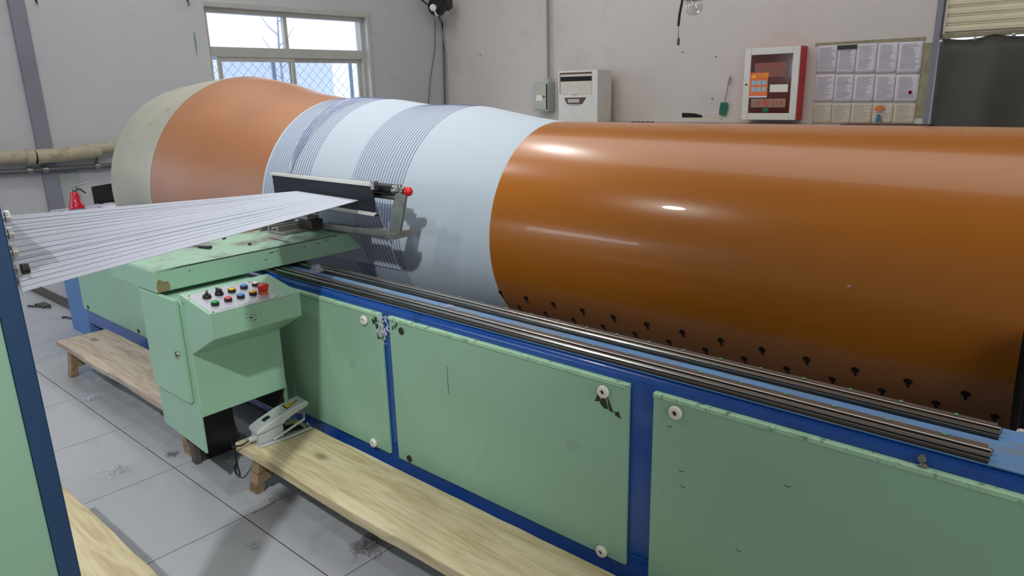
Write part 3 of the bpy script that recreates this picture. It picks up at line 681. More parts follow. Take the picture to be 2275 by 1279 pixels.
# ---- guide assembly (part of the carriage)
gu = thing('yarn_guide', (-2.95, 1.95, ZT1+.0025), 'steel yarn guide with dark plate, roller and red ball knob, mounted on the carriage table', 'yarn guide')
z0 = ZT1+.0025
obj('slide_base', MB().prism([(-3.17, 1.80, z0), (-3.02, 1.80, z0), (-3.02, 2.02, z0), (-3.17, 2.02, z0)], (0, 0, .012)), 'steel_dull', gu, bevel=.002)
obj('slide_channel', MB().box(-3.165, -3.15, 1.80, 2.02, z0+.012, z0+.032), 'steel_dull', gu); obj('slide_channel', MB().box(-3.10, -3.085, 1.81, 2.02, z0+.012, z0+.034), 'steel_dull', gu)
obj('slide_screw', MB().tube([(-3.125, 1.80, z0+.022), (-3.125, 2.02, z0+.022)], .005, 10), 'steel', gu, smooth=True)
obj('clamp_block', MB().box(-3.09, -2.985, 1.93, 2.0, z0+.012, z0+.058), 'rail_dark', gu, bevel=.003)
obj('clamp_cap', MB().box(-3.12, -3.0, 1.92, 1.99, z0+.058, z0+.075), 'steel_dull', gu, bevel=.003)
for x in (-3.08, -3.03): obj('hex_bolt', MB().lathe([(0, .010), (.012, .010), (.013, .007)], (x, 1.955, z0+.075), (0, 0, 1), 6), 'steel_dull', gu)
obj('adjusting_lever', MB().tube([(-3.05, 1.955, z0+.092), (-2.96, 1.955, z0+.098)], .008, 10), 'black', gu, smooth=True)
# reed comb lying under the web
mb = MB()
for k in range(34):
    y = 1.80+k*.0052; mb.box(-3.22, -3.218, y, y+.0016, z0+.035, z0+.075)
obj('reed_teeth', mb, 'steel', gu, kind='stuff'); obj('reed_frame', MB().box(-3.228, -3.212, 1.79, 1.985, z0+.0, z0+.035), 'steel_dull', gu)
# swing arm: flat bar along x, then up to the roller bearing
YA = 2.0
pA = [atY(x, y, YA) for x, y in ((745, 497), (860, 527), (860, 519), (756, 489))]
obj('arm_bar', MB().prism([(-2.99, YA-.015, z0+.006), (-2.99, YA-.015, z0+.034), (-2.47, YA-.015, 1.005), (-2.47, YA-.015, .976)], (0, .045, 0)), 'steel_dull', gu, bevel=.002)
obj('arm_foot', MB().prism([(-2.49, YA-.02, .968), (-2.42, YA-.02, .972), (-2.385, YA-.005, .985), (-2.385, YA+.045, .985), (-2.49, YA+.045, .968)], (0, 0, .028)), 'steel_dull', gu, bevel=.002)
obj('arm_upright', MB().prism([(-2.475, YA-.012, .996), (-2.395, YA-.012, .998), (-2.335, YA-.012, 1.175), (-2.40, YA-.012, 1.19)], (0, .012, 0)), 'steel_dull', gu, bevel=.002)
obj('arm_upright', MB().prism([(-2.475, YA, .996), (-2.475, YA+.04, .996), (-2.405, YA+.04, 1.19), (-2.405, YA, 1.19)], (.006, 0, 0)), 'rail_dark', gu)
zR = 1.198
obj('guide_roller', MB().lathe([(-3.30, .022), (-2.43, .022)], (0, YA+.035, zR-.012), (1, 0, 0), 24), 'black', gu, smooth=True)
obj('roller_tube', MB().lathe([(-3.25, .014), (-2.44, .014)], (0, YA+.05, zR-.05), (1, 0, 0), 16), 'steel_dull', gu, smooth=True)
obj('bearing_collar', MB().lathe([(-2.425, .014), (-2.42, .023), (-2.405, .023), (-2.40, .016), (-2.385, .016), (-2.383, .011), (-2.365, .011), (-2.362, .017), (-2.352, .017)], (0, YA, 1.190), (1, 0, 0), 20), 'steel', gu, smooth=True)
obj('bearing_collar', MB().lathe([(-.02, .012), (-.005, .016), (.012, .012)], (-2.392, YA+.0, 1.205), (0, 0, 1), 14), 'steel', gu, smooth=True)
mb = MB(); mb.lathe([(.0205*math.sin(R(9+18*k))*0+-.0205*math.cos(R(1+19.8*k)), .0205*math.sin(R(1+19.8*k))) for k in range(10)], (-2.332, YA, 1.190), (1, 0, 0), 28)
obj('ball_knob', mb, 'red', gu, smooth=True, label='glossy red ball knob')
# plate
YPl = 1.985
P1 = [atY(x, y, YPl) for x, y in ((604, 388), (828, 415), (832, 480), (612, 442))]
obj('dark_plate', MB().prism(P1, (0, .006, 0)), 'platedark', gu, bevel=.001)
P2 = [atY(x, y, YPl-.006) for x, y in ((600, 383), (829, 406), (829, 415), (600, 389))]
obj('plate_rail', MB().prism(P2, (0, .018, 0)), 'whitepaint', gu, bevel=.002, label='pale rail along the top of the plate')
P3 = [atY(x, y, YPl-.006) for x, y in ((700, 452), (832, 473), (833, 481), (700, 460))]
obj('plate_rail', MB().prism(P3, (0, .012, 0)), 'whitepaint', gu, bevel=.002, label='pale rail along the bottom of the plate')
p = atY(826, 412, YPl-.02); obj('plate_clip', MB().box(p.x-.012, p.x+.012, p.y, p.y+.03, p.z-.02, p.z+.018), 'steel', gu, bevel=.003)
p = atY(833, 479, YPl-.01); obj('plate_screw', MB().lathe([(0, .005), (.02, .005)], p, (0, 1, 0), 8), 'black', gu)
# sheet of yarn from the roller down behind the plate to the drum
ys = thing('yarn_sheet', (-2.8, 2.06, 1.1), 'narrow sheet of striped yarn dropping from the guide roller onto the drum', 'yarn')
mb = MB(); mbd = MB()
for k in range(118):
    x = -3.20+k*.0062
    if x > -2.66: break
    tgt = mbd if (k % 4 == 0 and x > -2.9) else mb
    tgt.tube([(x, YA+.058, zR-.03), (x-.006, YA+.125, .97), (x-.010, YC-rad(x)*.945-.004, ZC-.19)], .0028, 5)
obj('white_strands', mb, 'web', ys, kind='stuff'); obj('dark_strands', mbd, 'band', ys)

# ---- web of threads from the creel to the guide
wb = thing('yarn_web', (-2.3, 1.2, 1.15), 'wide fan of taut white threads running from the creel to the guide plate', 'yarn')
A0 = Vector((-1.552, .363, 1.254)); A1 = Vector((-1.60, .363, 1.392))       # bottom and top starts at the creel
B0 = Vector((-2.668, 1.986, 1.126)); B1 = Vector((-3.161, 1.986, 1.132))
NW = 150; mb = MB(); md_ = MB(); mg = MB()
for k in range(NW+1):
    t = k/NW; s = A0.lerp(A1, t)+Vector((random.uniform(-.0003, .0003), 0, random.uniform(-.00015, .00015))); e = B0.lerp(B1, t)
    s = s-(s-e).normalized()*.002
    dark = k in (20, 41, 62, 66, 87, 101, 118, 132, 9, 30, 52, 76, 110, 126, 141)
    tgt = md_ if dark else mb
    mid = s.lerp(e, .5)-Vector((0, 0, .0012*random.random()))
    d = (e-s).normalized(); 
    r0_, r1_ = (.00078, .0021) if not dark else (.0006, .0013)
    tgt.tube([s, mid, e], [r0_, (r0_+r1_)/2, r1_], 7, False)
obj('white_threads', mb, 'web', wb, kind='stuff'); obj('dark_threads', md_, 'webdark', wb, label='dark blue threads among the white ones')

# ================================================================== CREEL FRAME at the left edge
cr = thing('creel_frame', (-1.7, .3, 0), 'creel end frame at the left edge, navy post beside a green panel', 'creel')
ptop = 1.42
XP = -1.553; yl_ = atX(47, 900, XP).y
obj('navy_post', MB().box(XP-.05, XP, yl_, .36, 0, ptop), 'bluepost', cr, bevel=.003)
obj('green_side', MB().box(XP-.03, XP-.006, atX(0, 1279, XP).y-.05, yl_-.0008, 0, 1.40), 'green', cr, bevel=.002)
rl = None
for k, (x, y) in enumerate(((8, 482), (15, 519), (24, 559), (34, 601))):
    p = atY(x, y, .366); 
    if rl is None:
        rl = obj('guide_rod', MB().lathe([(-.012, .006), (0, .006), (.001, .0115), (.009, .0115), (.010, .008)], p, (0, 1, 0), 20), 'steel_cap', cr, loc=p, smooth=True, label='bright steel guide rod cap')
    else:
        c = rl.copy(); C.objects.link(c); c.parent = cr; c.location = p-wl(cr)
p = atY(48, 598, .3735); p = EYE+(p-EYE)*.985; obj('black_collar', MB().lathe([(0, .0105), (.011, .0105)], p, (0, 1, 0), 16), 'black', cr, smooth=True)

# ================================================================== BENCHES
def bench(x0, x1, y0, y1, zt, th, m, label, name='plank_bench', left=True, right=True, lint=0):
    o = thing(name, ((x0+x1)/2, (y0+y1)/2, 0), label, 'bench')
    n = 24; top = []; 
    front = [(x0+(x1-x0)*i/n, y0+random.uniform(-.0015, .0015)+.004*math.sin(i*.55)) for i in range(n+1)]
    back = [(x0+(x1-x0)*i/n, y1+random.uniform(-.002, .002)) for i in range(n+1)]
    pts = [(x, y, zt-th) for x, y in front]+[(x, y, zt-th) for x, y in back[::-1]]
    obj('plank', MB().prism(pts, (0, 0, th)), m, o, bevel=.005)
    for xx, sgn, on in ((x0+.11, 1, left), (x1-.11, -1, right)):
        if not on: continue
        ym = (y0+y1)/2
        for yy, s in ((y0+.05, -1), (y1-.05, 1)):
            a = Vector((xx, yy, zt-th)); b2 = Vector((xx-.05*sgn, yy+s*.012, 0)); w_ = .028
            obj('leg', MB().prism([a+Vector((-w_, -.02, 0)), a+Vector((w_, -.02, 0)), a+Vector((w_, .02, 0)), a+Vector((-w_, .02, 0))], Vector((0, 0, 0))+(b2-a)), 'woodedge', o, bevel=.003)
        obj('cross_brace', MB().prism([(xx-.012, y0+.05, zt*.30), (xx+.012, y0+.05, zt*.30), (xx+.012, y0+.05, zt*.30+.035), (xx-.012, y0+.05, zt*.30+.035)], (0, y1-y0-.1, .02)), 'woodedge', o)
        obj('diagonal_brace', MB().prism([(xx+.0*sgn, ym-.02, .06), (xx, ym+.02, .06), (xx, ym+.02, .085), (xx, ym-.02, .085)], (sgn*.17, 0, zt-th-.085)), 'woodedge', o)
    return o
bench(-2.635, -.55, 1.235, 1.522, .222, .042, 'wood', 'pale knotty pine step bench along the machine, under the foot pedal')
bench(-4.70, -3.06, 1.215, 1.50, .220, .032, 'woodgrey', 'weathered grey-brown plank bench beyond the control cabinet')
bench(-2.83, -.9, .40, .662, .222, .04, 'wood', 'pale plank bench at the lower left behind the navy post')
# rounded far end of the creel bench is within the plank's waney edge

# ================================================================== FOOT PEDAL
fp = thing('foot_pedal', (-2.53, 1.40, .222), 'grey cast foot switch with a yellow warning sticker on the bench end', 'foot switch')
zb = .222; 
q0 = atZ(590, 987, zb); q1 = atZ(660, 962, zb); q2 = atZ(680, 940, zb)
ax = Vector((.10, 1, 0)).normalized(); sx = Vector((1, -.10, 0)).normalized()      # pedal points to +y
O = Vector((-2.60, 1.285, zb))
def fp_(a, s, z): return O+ax*a+sx*s+Vector((0, 0, z))
obj('base_plate', MB().prism([fp_(0, 0, 0), fp_(0, .095, 0), fp_(.22, .095, 0), fp_(.22, 0, 0)], (0, 0, .006)), 'cast', fp, bevel=.002)
obj('housing', MB().prism([fp_(.005, .01, .006), fp_(.115, .01, .006), fp_(.115, .01, .062), fp_(.005, .01, .050)], sx*.075), 'cast', fp, bevel=.006)
hood = [(-.002, .050), (.118, .064), (.125, .072), (.16, .088), (.232, .108), (.236, .124), (.218, .132), (.12, .112), (.04, .086), (.0, .068)]
obj('hood', MB().prism([fp_(a, .004, z) for a, z in hood], sx*.087), 'cast', fp, bevel=.007)
obj('treadle', MB().prism([fp_(.10, .02, .02), fp_(.10, .02, .028), fp_(.205, .02, .012), fp_(.205, .02, .006)], sx*.055), 'pitch', fp)
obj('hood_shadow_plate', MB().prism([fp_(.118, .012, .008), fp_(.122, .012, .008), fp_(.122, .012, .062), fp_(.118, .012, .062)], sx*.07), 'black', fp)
obj('guard_bar', MB().tube([fp_(.06, .1, .018), fp_(.10, .102, .03), fp_(.20, .10, .060), fp_(.225, .05, .06), fp_(.215, .0, .055)], .0055, 8), 'cast', fp, smooth=True)
obj('guard_bar', MB().tube([fp_(.0, .1, .005), fp_(.11, .104, .006), fp_(.225, .10, .010), fp_(.235, .05, .012)], .0055, 8), 'cast', fp, smooth=True)
obj('cable_gland', MB().lathe([(0, .014), (.015, .014), (.018, .010), (.03, .009)], fp_(.006, .05, .028), -ax, 14), 'cast', fp, smooth=True)
def hz(a): 
    for (a0, z0_), (a1, z1_) in zip(hood[6:][::-1], hood[6:][::-1][1:]):
        if a0 <= a <= a1: return z0_+(z1_-z0_)*(a-a0)/(a1-a0)
    return .132
tri = [(.142, .028), (.142, .075), (.205, .050)]
obj('warning_sticker', MB().prism([fp_(a, s, hz(a)+.0008) for a, s in tri], (0, 0, .0006)), 'black', fp)
tri = [(.148, .034), (.148, .069), (.196, .050)]
obj('warning_sticker', MB().prism([fp_(a, s, hz(a)+.0016) for a, s in tri], (0, 0, .0006)), 'yellow', fp, label='yellow warning triangle')
obj('warning_sticker', MB().prism([fp_(a, s, hz(a)+.0024) for a, s in ((.156, .049), (.156, .053), (.178, .052), (.178, .050))], (0, 0, .0005)), 'black', fp)
obj('hood_slot', MB().prism([fp_(a, s, hz(a)+.0008) for a, s in ((.045, .035), (.075, .035), (.075, .06), (.045, .06))], (0, 0, .0015)), 'black', fp)
cb = [fp_(-.02, .05, .026), fp_(-.05, .045, .014), fp_(-.075, .015, .006), Vector((-2.648, 1.235, .212)), Vector((-2.662, 1.245, .12)), Vector((-2.70, 1.27, .03)), Vector((-2.78, 1.29, .008)), Vector((-2.9, 1.36, .008))]
tag(obj('pedal_cable', MB().tube(smooth_path(cb), .004, 8), 'black', loc=cb[0], smooth=True), 'thin black cable from the foot switch over the bench end', 'cable')

# ================================================================== LINT AND TOOLS ON THE FLOOR
for (x, y, s, n, m, lab) in ((200, 886, .055, 30, 'lint', 'pale lint tuft on the floor near the far bench'), (222, 843-0, .03, 14, 'lint', 'small lint tuft on the floor under the far bench'),
        (262, 1047, .07, 20, 'lint', 'loose flat wisp of lint on the tile left of the cabinet'), (382, 1010, .035, 22, 'lintdark', 'small dark lint ball on the floor left of the cabinet foot'),
        (316, 998, .05, 6, 'lint', 'single pale thread end on the tile before the cabinet'), (352, 920, .045, 16, 'lint', 'lint tuft at the foot of the cabinet corner'),
        (565, 1212, .045, 16, 'lint', 'white lint wisp on the tile at the bottom centre'), (818, 1212, .065, 60, 'lintdark', 'grey fluffy lint ball in the shade of the near bench'),
        (527, 1025, .05, 30, 'lint', 'lint hanging by the near bench leg')):
    p = atZ(x, y, 0); tuft('lint_tuft', (p.x, p.y, 0), s, n, m, lab)
pts = [atZ(x, y, .002) for x, y in ((560, 1140), (585, 1130), (604, 1118), (612, 1108), (606, 1104), (598, 1108), (603, 1116))]
tag(obj('loose_thread', MB().tube(pts, .0013, 5), 'lintdark', loc=pts[0]), 'curled dark thread on the tile beside the near bench shadow', 'thread')
tl = thing('pliers', atZ(95, 676, 0), 'dark pliers lying on the floor by the rail at far left', 'tool')
a = atZ(78, 676, .008); b2 = atZ(112, 683, .008); mm = (a+b2)/2
obj('handle', MB().tube([a, a.lerp(mm, .5)+Vector((0, .03, 0)), mm], .008, 7), 'black', tl, smooth=True); obj('handle', MB().tube([a+Vector((.0, -.05, 0)), mm-Vector((0, .02, 0)), mm], .008, 7), 'black', tl, smooth=True)
obj('jaw', MB().tube([mm, b2], [.012, .006], 7), 'rail_dark', tl, smooth=True)
tl = thing('box_tool', atZ(97, 672, 0), 'dark flat metal clip beside the pliers on the floor', 'tool')
p = atZ(100, 681, 0); box('tool_body', 'rail_dark', tl, p.x-.09, p.x+.05, p.y-.03, p.y+.03, 0, .02, bevel=.004)
tl = thing('flat_spanner', atZ(162, 709, 0), 'thin dark spanner on the floor in front of the blue machine post', 'tool')
a = atZ(143, 704, .006); b2 = atZ(183, 712, .006); obj('shank', MB().tube([a, b2], .008, 6), 'black', tl, smooth=True); obj('head', MB().lathe([(0, .02), (.008, .02)], a-Vector((0, 0, .006)), (0, 0, 1), 12), 'black', tl)

# ================================================================== FAR LEFT: desk, oil can, black board
dz = .72; c0 = atZ(115, 468, dz); dy0 = c0.y
dk_ = thing('side_table', (-6.5, 2.3, 0), 'low white-topped cabinet at the far left carrying papers and a red oil can', 'cabinet')
box('cabinet_body', 'bluewhite', dk_, -6.78, -6.12, dy0+.01, 2.62, 0, dz-.02, bevel=.004)
box('cabinet_top', 'bluewhite', dk_, -6.80, -6.10, dy0, 2.64, dz-.02, dz, bevel=.003)
oc = atZ(172, 466, dz)
can = thing('oil_can', oc, 'red pump oil can with a steel spout on the white-topped cabinet', 'oil can')
obj('can_body', MB().lathe([(0, .052), (.006, .058), (.03, .060), (.055, .050), (.08, .038), (.12, .033), (.145, .030), (.15, .026)], oc, (0, 0, 1), 28), 'redcan', can, smooth=True)
obj('can_cap', MB().lathe([(.15, .024), (.172, .024), (.178, .018)], oc, (0, 0, 1), 20), 'steel', can, smooth=True)
tip = atX(202, 404, oc.x+.02)
obj('spout', MB().tube([oc+Vector((0, .0, .175)), oc+Vector((0, .03, .20)), tip], [.008, .007, .004], 10), 'steel', can, smooth=True)
obj('pump_lever', MB().tube([oc+Vector((0, 0, .18)), oc+Vector((.0, .05, .165)), oc+Vector((.0, .085, .13))], .006, 8), 'black', can, smooth=True)
for k, (x0, x1, y0, y1, z, lab) in enumerate(((-6.62, -6.30, 2.22, 2.52, 0, 'pale sheet of paper spread behind the oil can'), (-6.48, -6.2, 2.34, 2.58, .004, 'creased white sheet on top of the other papers, near the drum'))):
    mb = MB(); n = 8
    for i in range(n+1):
        for j in range(n+1):
            mb.v.append(Vector((x0+(x1-x0)*i/n+(j*.004), y0+(y1-y0)*j/n, dz+z+.003+.012*abs(math.sin(i*.9+k)*math.sin(j*.7)))))
    for i in range(n):
        for j in range(n): a = i*(n+1)+j; mb.f.append((a, a+1, a+n+2, a+n+1))
    o = tag(obj('paper_sheet', mb, 'paper', loc=((x0+x1)/2, (y0+y1)/2, dz), smooth=True), lab, 'paper'); sd = o.modifiers.new('t', 'SOLIDIFY'); sd.thickness = .0015
p = [atZ(x, y, dz+.002) for x, y in ((235, 471), (250, 475), (312, 464), (290, 458))]
tag(obj('black_folder', MB().prism(p, (0, 0, .012)), 'black', loc=p[0]), 'black folder lying on the white-topped cabinet next to the drum', 'folder')
bb = thing('black_board', atX(235, 450, -6.9), 'black square board propped up behind the papers at far left', 'board')
p = [atX(x, y, -6.88) for x, y in ((204, 415), (268, 404), (275, 446), (211, 453))]
obj('board_face', MB().prism(p, (-.02, 0, 0)), 'black', bb)
obj('board_stand', MB().box(-6.93, -6.90, p[0].y+.05, p[0].y+.08, 0, p[0].z-.05), 'black', bb); obj('board_stand', MB().box(-6.93, -6.90, p[2].y-.08, p[2].y-.05, 0, p[0].z-.05), 'black', bb)
p0 = atX(104, 388, XL+.02); p1 = atX(200, 470, XL+.02)
tag(box('wall_board', mat('pale_green_board', srgb(168, 178, 174), .6), None, XL+.001, XL+.018, p0.y+.02, p1.y-.05, .1, p0.z, bevel=.003), 'pale green-grey board against the left wall below the pipes', 'board')

# ---- pipes on the left wall
bp_ = thing('lagged_pipe', (XL+.12, 2.2, 1.0), 'beige lagged pipe running along the left wall', 'pipe')
def wp(x, y, off=.10): return atX(x, y, XL+off)
r = .062
obj('pipe_lagging', MB().tube([Vector((XL+.10, -4.2, wp(-60, 353).z)), wp(-60, 353), wp(60, 347), wp(74, 348)], r*.95, 16), 'beige', bp_, smooth=True)
obj('pipe_lagging', MB().tube([wp(80, 348), wp(150, 343), wp(200, 337), wp(222, 336)], [r*1.1, r*1.05, r*1.1, r*.95], 16), 'beige', bp_, smooth=True)
obj('pipe_lagging', MB().tube([wp(196, 333), wp(215, 330), wp(300, 325), wp(360, 321), Vector((XL+.10, 4.6, wp(360, 321).z))], [r*.9, r*.85, r*.8, r*.8, r*.8], 16), 'beige', bp_, smooth=True)
obj('joint_band', MB().tube([wp(58, 348), wp(76, 349)], r*1.15, 16), 'beige', bp_, smooth=True)
obj('joint_gap', MB().tube([wp(76, 348), wp(81, 348)], r*1.02, 16), 'pitch', bp_, smooth=True)
gp_ = thing('steel_pipe', (XL+.08, 2.2, .9), 'thin grey steel pipe below the lagged pipe on the left wall', 'pipe')
obj('pipe_run', MB().tube([Vector((XL+.07, -4.2, wp(-60, 386, .07).z)), wp(-60, 386, .07), wp(100, 377, .07), wp(360, 360, .07), Vector((XL+.07, 4.6, wp(360, 360, .07).z))], .026, 12), 'greypipe', gp_, smooth=True)
for x, y in ((65, 379), (100, 377), (216, 369)): obj('coupling', MB().tube([wp(x-6, y+.4, .07), wp(x+6, y-.4, .07)], .036, 12), 'steel_dull', gp_, smooth=True)
a = wp(216, 342, .07); b2 = wp(214, 366, .07); obj('hanger', MB().tube([a, b2], .012, 8), 'rail_dark', gp_)

# ---- small marks on the walls
def wall_hook(p, n, lab, m='brown', s=.03):
    tag(obj('wall_hook', MB().tube([Vector(p), Vector(p)+Vector(n)*.03, Vector(p)+Vector(n)*.03-Vector((0, 0, s))], .008, 6), m, loc=p), lab, 'hook')
wall_hook(atX(415, 0, XL), (1, 0, 0), 'rusty bracket high on the left wall near the window', s=.06)
wall_hook(atX(79, 2, XL), (1, 0, 0), 'small dark hook at the top of the left wall', 'black', .03)
pts = [atX(x, y, XL+.001) for x, y in ((430, 68), (433, 76), (437, 100), (438, 128), (435, 110), (431, 84))]
tag(obj('paint_streak', MB().prism(pts, (.002, 0, 0)), mat('green_paint_stain', srgb(110, 146, 136), .8), loc=pts[0]), 'green paint streak on the wall left of the window', 'stain')

# ================================================================== BACK WALL OBJECTS
def bw(x, y, off=0.0): return atY(x, y, YB-off)
def bwbox(name, m, par, x0, y0, x1, y1, off, th, bevel=0, **k):
    """box whose front face (at distance off from the wall) spans two photo points"""
    a = bw(x0, y0, off); b_ = bw(x1, y1, off)
    return box(name, m, par, a.x, b_.x, YB-off, YB-off+th, a.z, b_.z, bevel=bevel, **k)
# ledge
lz = bw(1600, 268, .25).z-.03
tag(box('worktop', mat('stained_worktop', srgb(170, 164, 150), .6, var=.1, scale=10), None, -6.4, dx0-.1, YB-.55, YB-.002, lz-.04, lz, bevel=.004), 'long stained worktop along the back wall behind the drum', 'worktop')
for k_, x in enumerate((-6.3, -4.2, dx0-.2)):
    tag(box('worktop_support', 'greybox', None, x, x+.06, YB-.5, YB-.02, 0, lz-.04), 'grey upright under the back-wall worktop', 'support', 'worktop supports along the back wall')
# water dispenser / appliance
ap = bw(1240, 158, .42); ap2 = bw(1327, 268, .42)
ax0, ax1, az1 = ap.x, ap2.x, ap.z; 
yf_ = YB-.42
wd_ = thing('ice_dispenser', ((ax0+ax1)/2, YB-.25, lz), 'white dispenser cabinet with a dark slot, standing on the back-wall worktop', 'dispenser')
yb_ = YB-.12
box('cabinet_shell', 'whitepaint', wd_, ax0, ax1, yf_, yb_, lz, az1, bevel=.006)
def ab(name, m, x0, y0, x1, y1, pr, **k):
    a = atY(x0, y0, yf_); b_ = atY(x1, y1, yf_); return box(name, m, wd_, a.x, b_.x, yf_-pr, yf_, a.z, b_.z, **k)
ab('upper_panel', mat('ivory_door', srgb(206, 198, 184), .4), 1245, 163, 1315, 209, .004, bevel=.002)
ab('dark_slot', 'pitch', 1246, 171, 1315, 179, .007)
ab('panel_seam', 'brown', 1244, 162.2, 1315, 163.2, .006); ab('panel_seam', 'brown', 1244, 163, 1245.2, 209, .006)
ab('badge', 'ink', 1272, 210, 1281, 212, .004)
a = [atY(x, y, yf_-.001) for x, y in ((1254, 217), (1302, 216), (1293, 231), (1260, 231))]
obj('handle_recess', MB().prism(a, (0, -.006, 0)), 'brown', wd_); ab('handle_grip', 'greybox', 1263, 220, 1289, 228, .018, bevel=.003)
ab('lower_mark', 'ink', 1266, 233, 1288, 234.5, .004)
# distribution box
eb = thing('distribution_box', bw(1207, 215, .1), 'grey electrical distribution box on the back wall with its conduit', 'electrical box')
bwbox('box_shell', 'greybox', eb, 1184, 183, 1217, 247, .16, .159, bevel=.004); bwbox('box_door', 'greybox', eb, 1186, 186, 1213, 243, .172, .012, bevel=.003)
bwbox('door_gap', 'pitch', eb, 1213, 187, 1215.5, 243, .165, .005)
a = [bw(x, y, .174) for x, y in ((1198, 200), (1193, 208.5), (1203, 208.5))]; obj('warning_sign', MB().prism(a, (0, .002, 0)), 'yellow', eb)
a = [bw(x, y, .1755) for x, y in ((1198, 202.6), (1195.2, 207.4), (1200.8, 207.4))]; obj('warning_sign', MB().prism(a, (0, .0015, 0)), 'ink', eb)
bwbox('notice_label', 'white', eb, 1191, 211, 1204, 224, .1735, .0015)
a = bw(1207, 214, .19); obj('lock', MB().lathe([(0, .01), (.012, .01)], a, (0, 1, 0), 10), 'black', eb)
cp = bw(1215, 183, .08)
obj('conduit_gland', MB().lathe([(0, .055), (.03, .05), (.05, .03), (.075, .03)], Vector((cp.x, YB-.07, cp.z)), (0, 0, 1), 16), 'greybox', eb, smooth=True)
obj('conduit', MB().tube([(cp.x, YB-.05, cp.z+.05), (cp.x-.002, YB-.05, ZC_-.001)], .017, 10), 'conduitgrey', eb, smooth=True)
# fire cabinet
fc = thing('fire_cabinet', bw(1712, 185, .2), 'red fire hose cabinet with a white framed glass door on the back wall', 'fire cabinet')
fo = .20
f0 = bw(1656, 108, fo); f1 = bw(1766, 267, fo); fx0, fx1, fz1, fz0 = f0.x, f1.x, f0.z, max(f1.z, lz+.0)
yfc = YB-fo
box('cabinet_box', 'redpaint', fc, fx0, fx1, yfc+.02, YB-.001, fz0, fz1, bevel=.003)
fw = .07
W_, H_ = fx1-fx0, fz1-fz0
for (a, b_, c_, d_) in ((fx0, fx0+fw, fz0, fz1), (fx1-fw, fx1, fz0, fz1), (fx0+fw, fx1-fw, fz1-fw, fz1), (fx0+fw, fx1-fw, fz0, fz0+fw)):
    box('door_frame', 'whitepaint', fc, a, b_, yfc, yfc+.02, c_, d_, bevel=.006)
box('door_glass', 'maroon', fc, fx0+fw, fx1-fw, yfc+.008, yfc+.016, fz0+fw, fz1-fw)
gx0, gx1, gz0, gz1 = fx0+fw, fx1-fw, fz0+fw, fz1-fw; gw, gh = gx1-gx0, gz1-gz0; yg = yfc+.008
def gbox(name, m, u0, u1, v0, v1, th=.002, off=0, **k): return box(name, m, fc, gx0+gw*u0, gx0+gw*u1, yg-off-th, yg-off, gz0+gh*v0, gz0+gh*v1, **k)
gold = mat('faded_red_frame_print', srgb(150, 82, 74), .5)
gbox('sign_panel', gold, .10, .88, .62, .86); gbox('sign_panel', mat('dusty_sign_field', srgb(124, 88, 80), .5), .12, .86, .64, .84, off=.002)
XD_, ZD_ = (1, 0, 0), (0, 0, 1)
text_obj('cabinet_lettering', '消 火 栓', gh*.12, (gx0+gw*.49, yg-.0045, gz0+gh*.745), XD_, ZD_, 'inkred', fc, align='CENTER')
text_obj('cabinet_lettering', 'FIRE HYDRANT', gh*.045, (gx0+gw*.56, yg-.0045, gz0+gh*.675), XD_, ZD_, 'inkred', fc, align='CENTER')
gbox('number_strip', mat('dusty_strip', srgb(150, 120, 104), .6), .06, .90, .10, .25)
text_obj('cabinet_lettering', '火警 119', gh*.13, (gx0+gw*.50, yg-.0025, gz0+gh*.125), XD_, ZD_, 'inkred', fc, align='CENTER')
op = gbox('orange_notice', 'orangepaper', .0, .45, .27, .70, off=.004)
for r_ in range(2):
    for c_ in range(3): gbox('notice_picture', 'bluetag', .05+c_*.13, .15+c_*.13, .49-r_*.115, .565-r_*.115, off=.006, th=.001)
text_obj('notice_lettering', '灭火器', gh*.065, (gx0+gw*.20, yg-.0065, gz0+gh*.63), XD_, ZD_, 'yellow', fc)
a = [(gx0+gw*.03, yg-.0065, gz0+gh*.61), (gx0+gw*.17, yg-.0065, gz0+gh*.61), (gx0+gw*.10, yg-.0065, gz0+gh*.68)]; obj('notice_triangle', MB().prism(a, (0, -.001, 0)), 'yellow', fc)
gbox('notice_footer', 'paper', .0, .44, .27, .30, off=.0065, th=.001)
gbox('white_card', 'white', .50, .93, .36, .49)
gbox('glass_sticker', 'swatter', .36, .50, .02, .09, th=.001)
p = Vector((fx0+fw*.5, yfc, fz0+H_*.5)); obj('door_latch', MB().lathe([(0, .01), (.012, .01)], p, (0, -1, 0), 10), 'brown', fc)
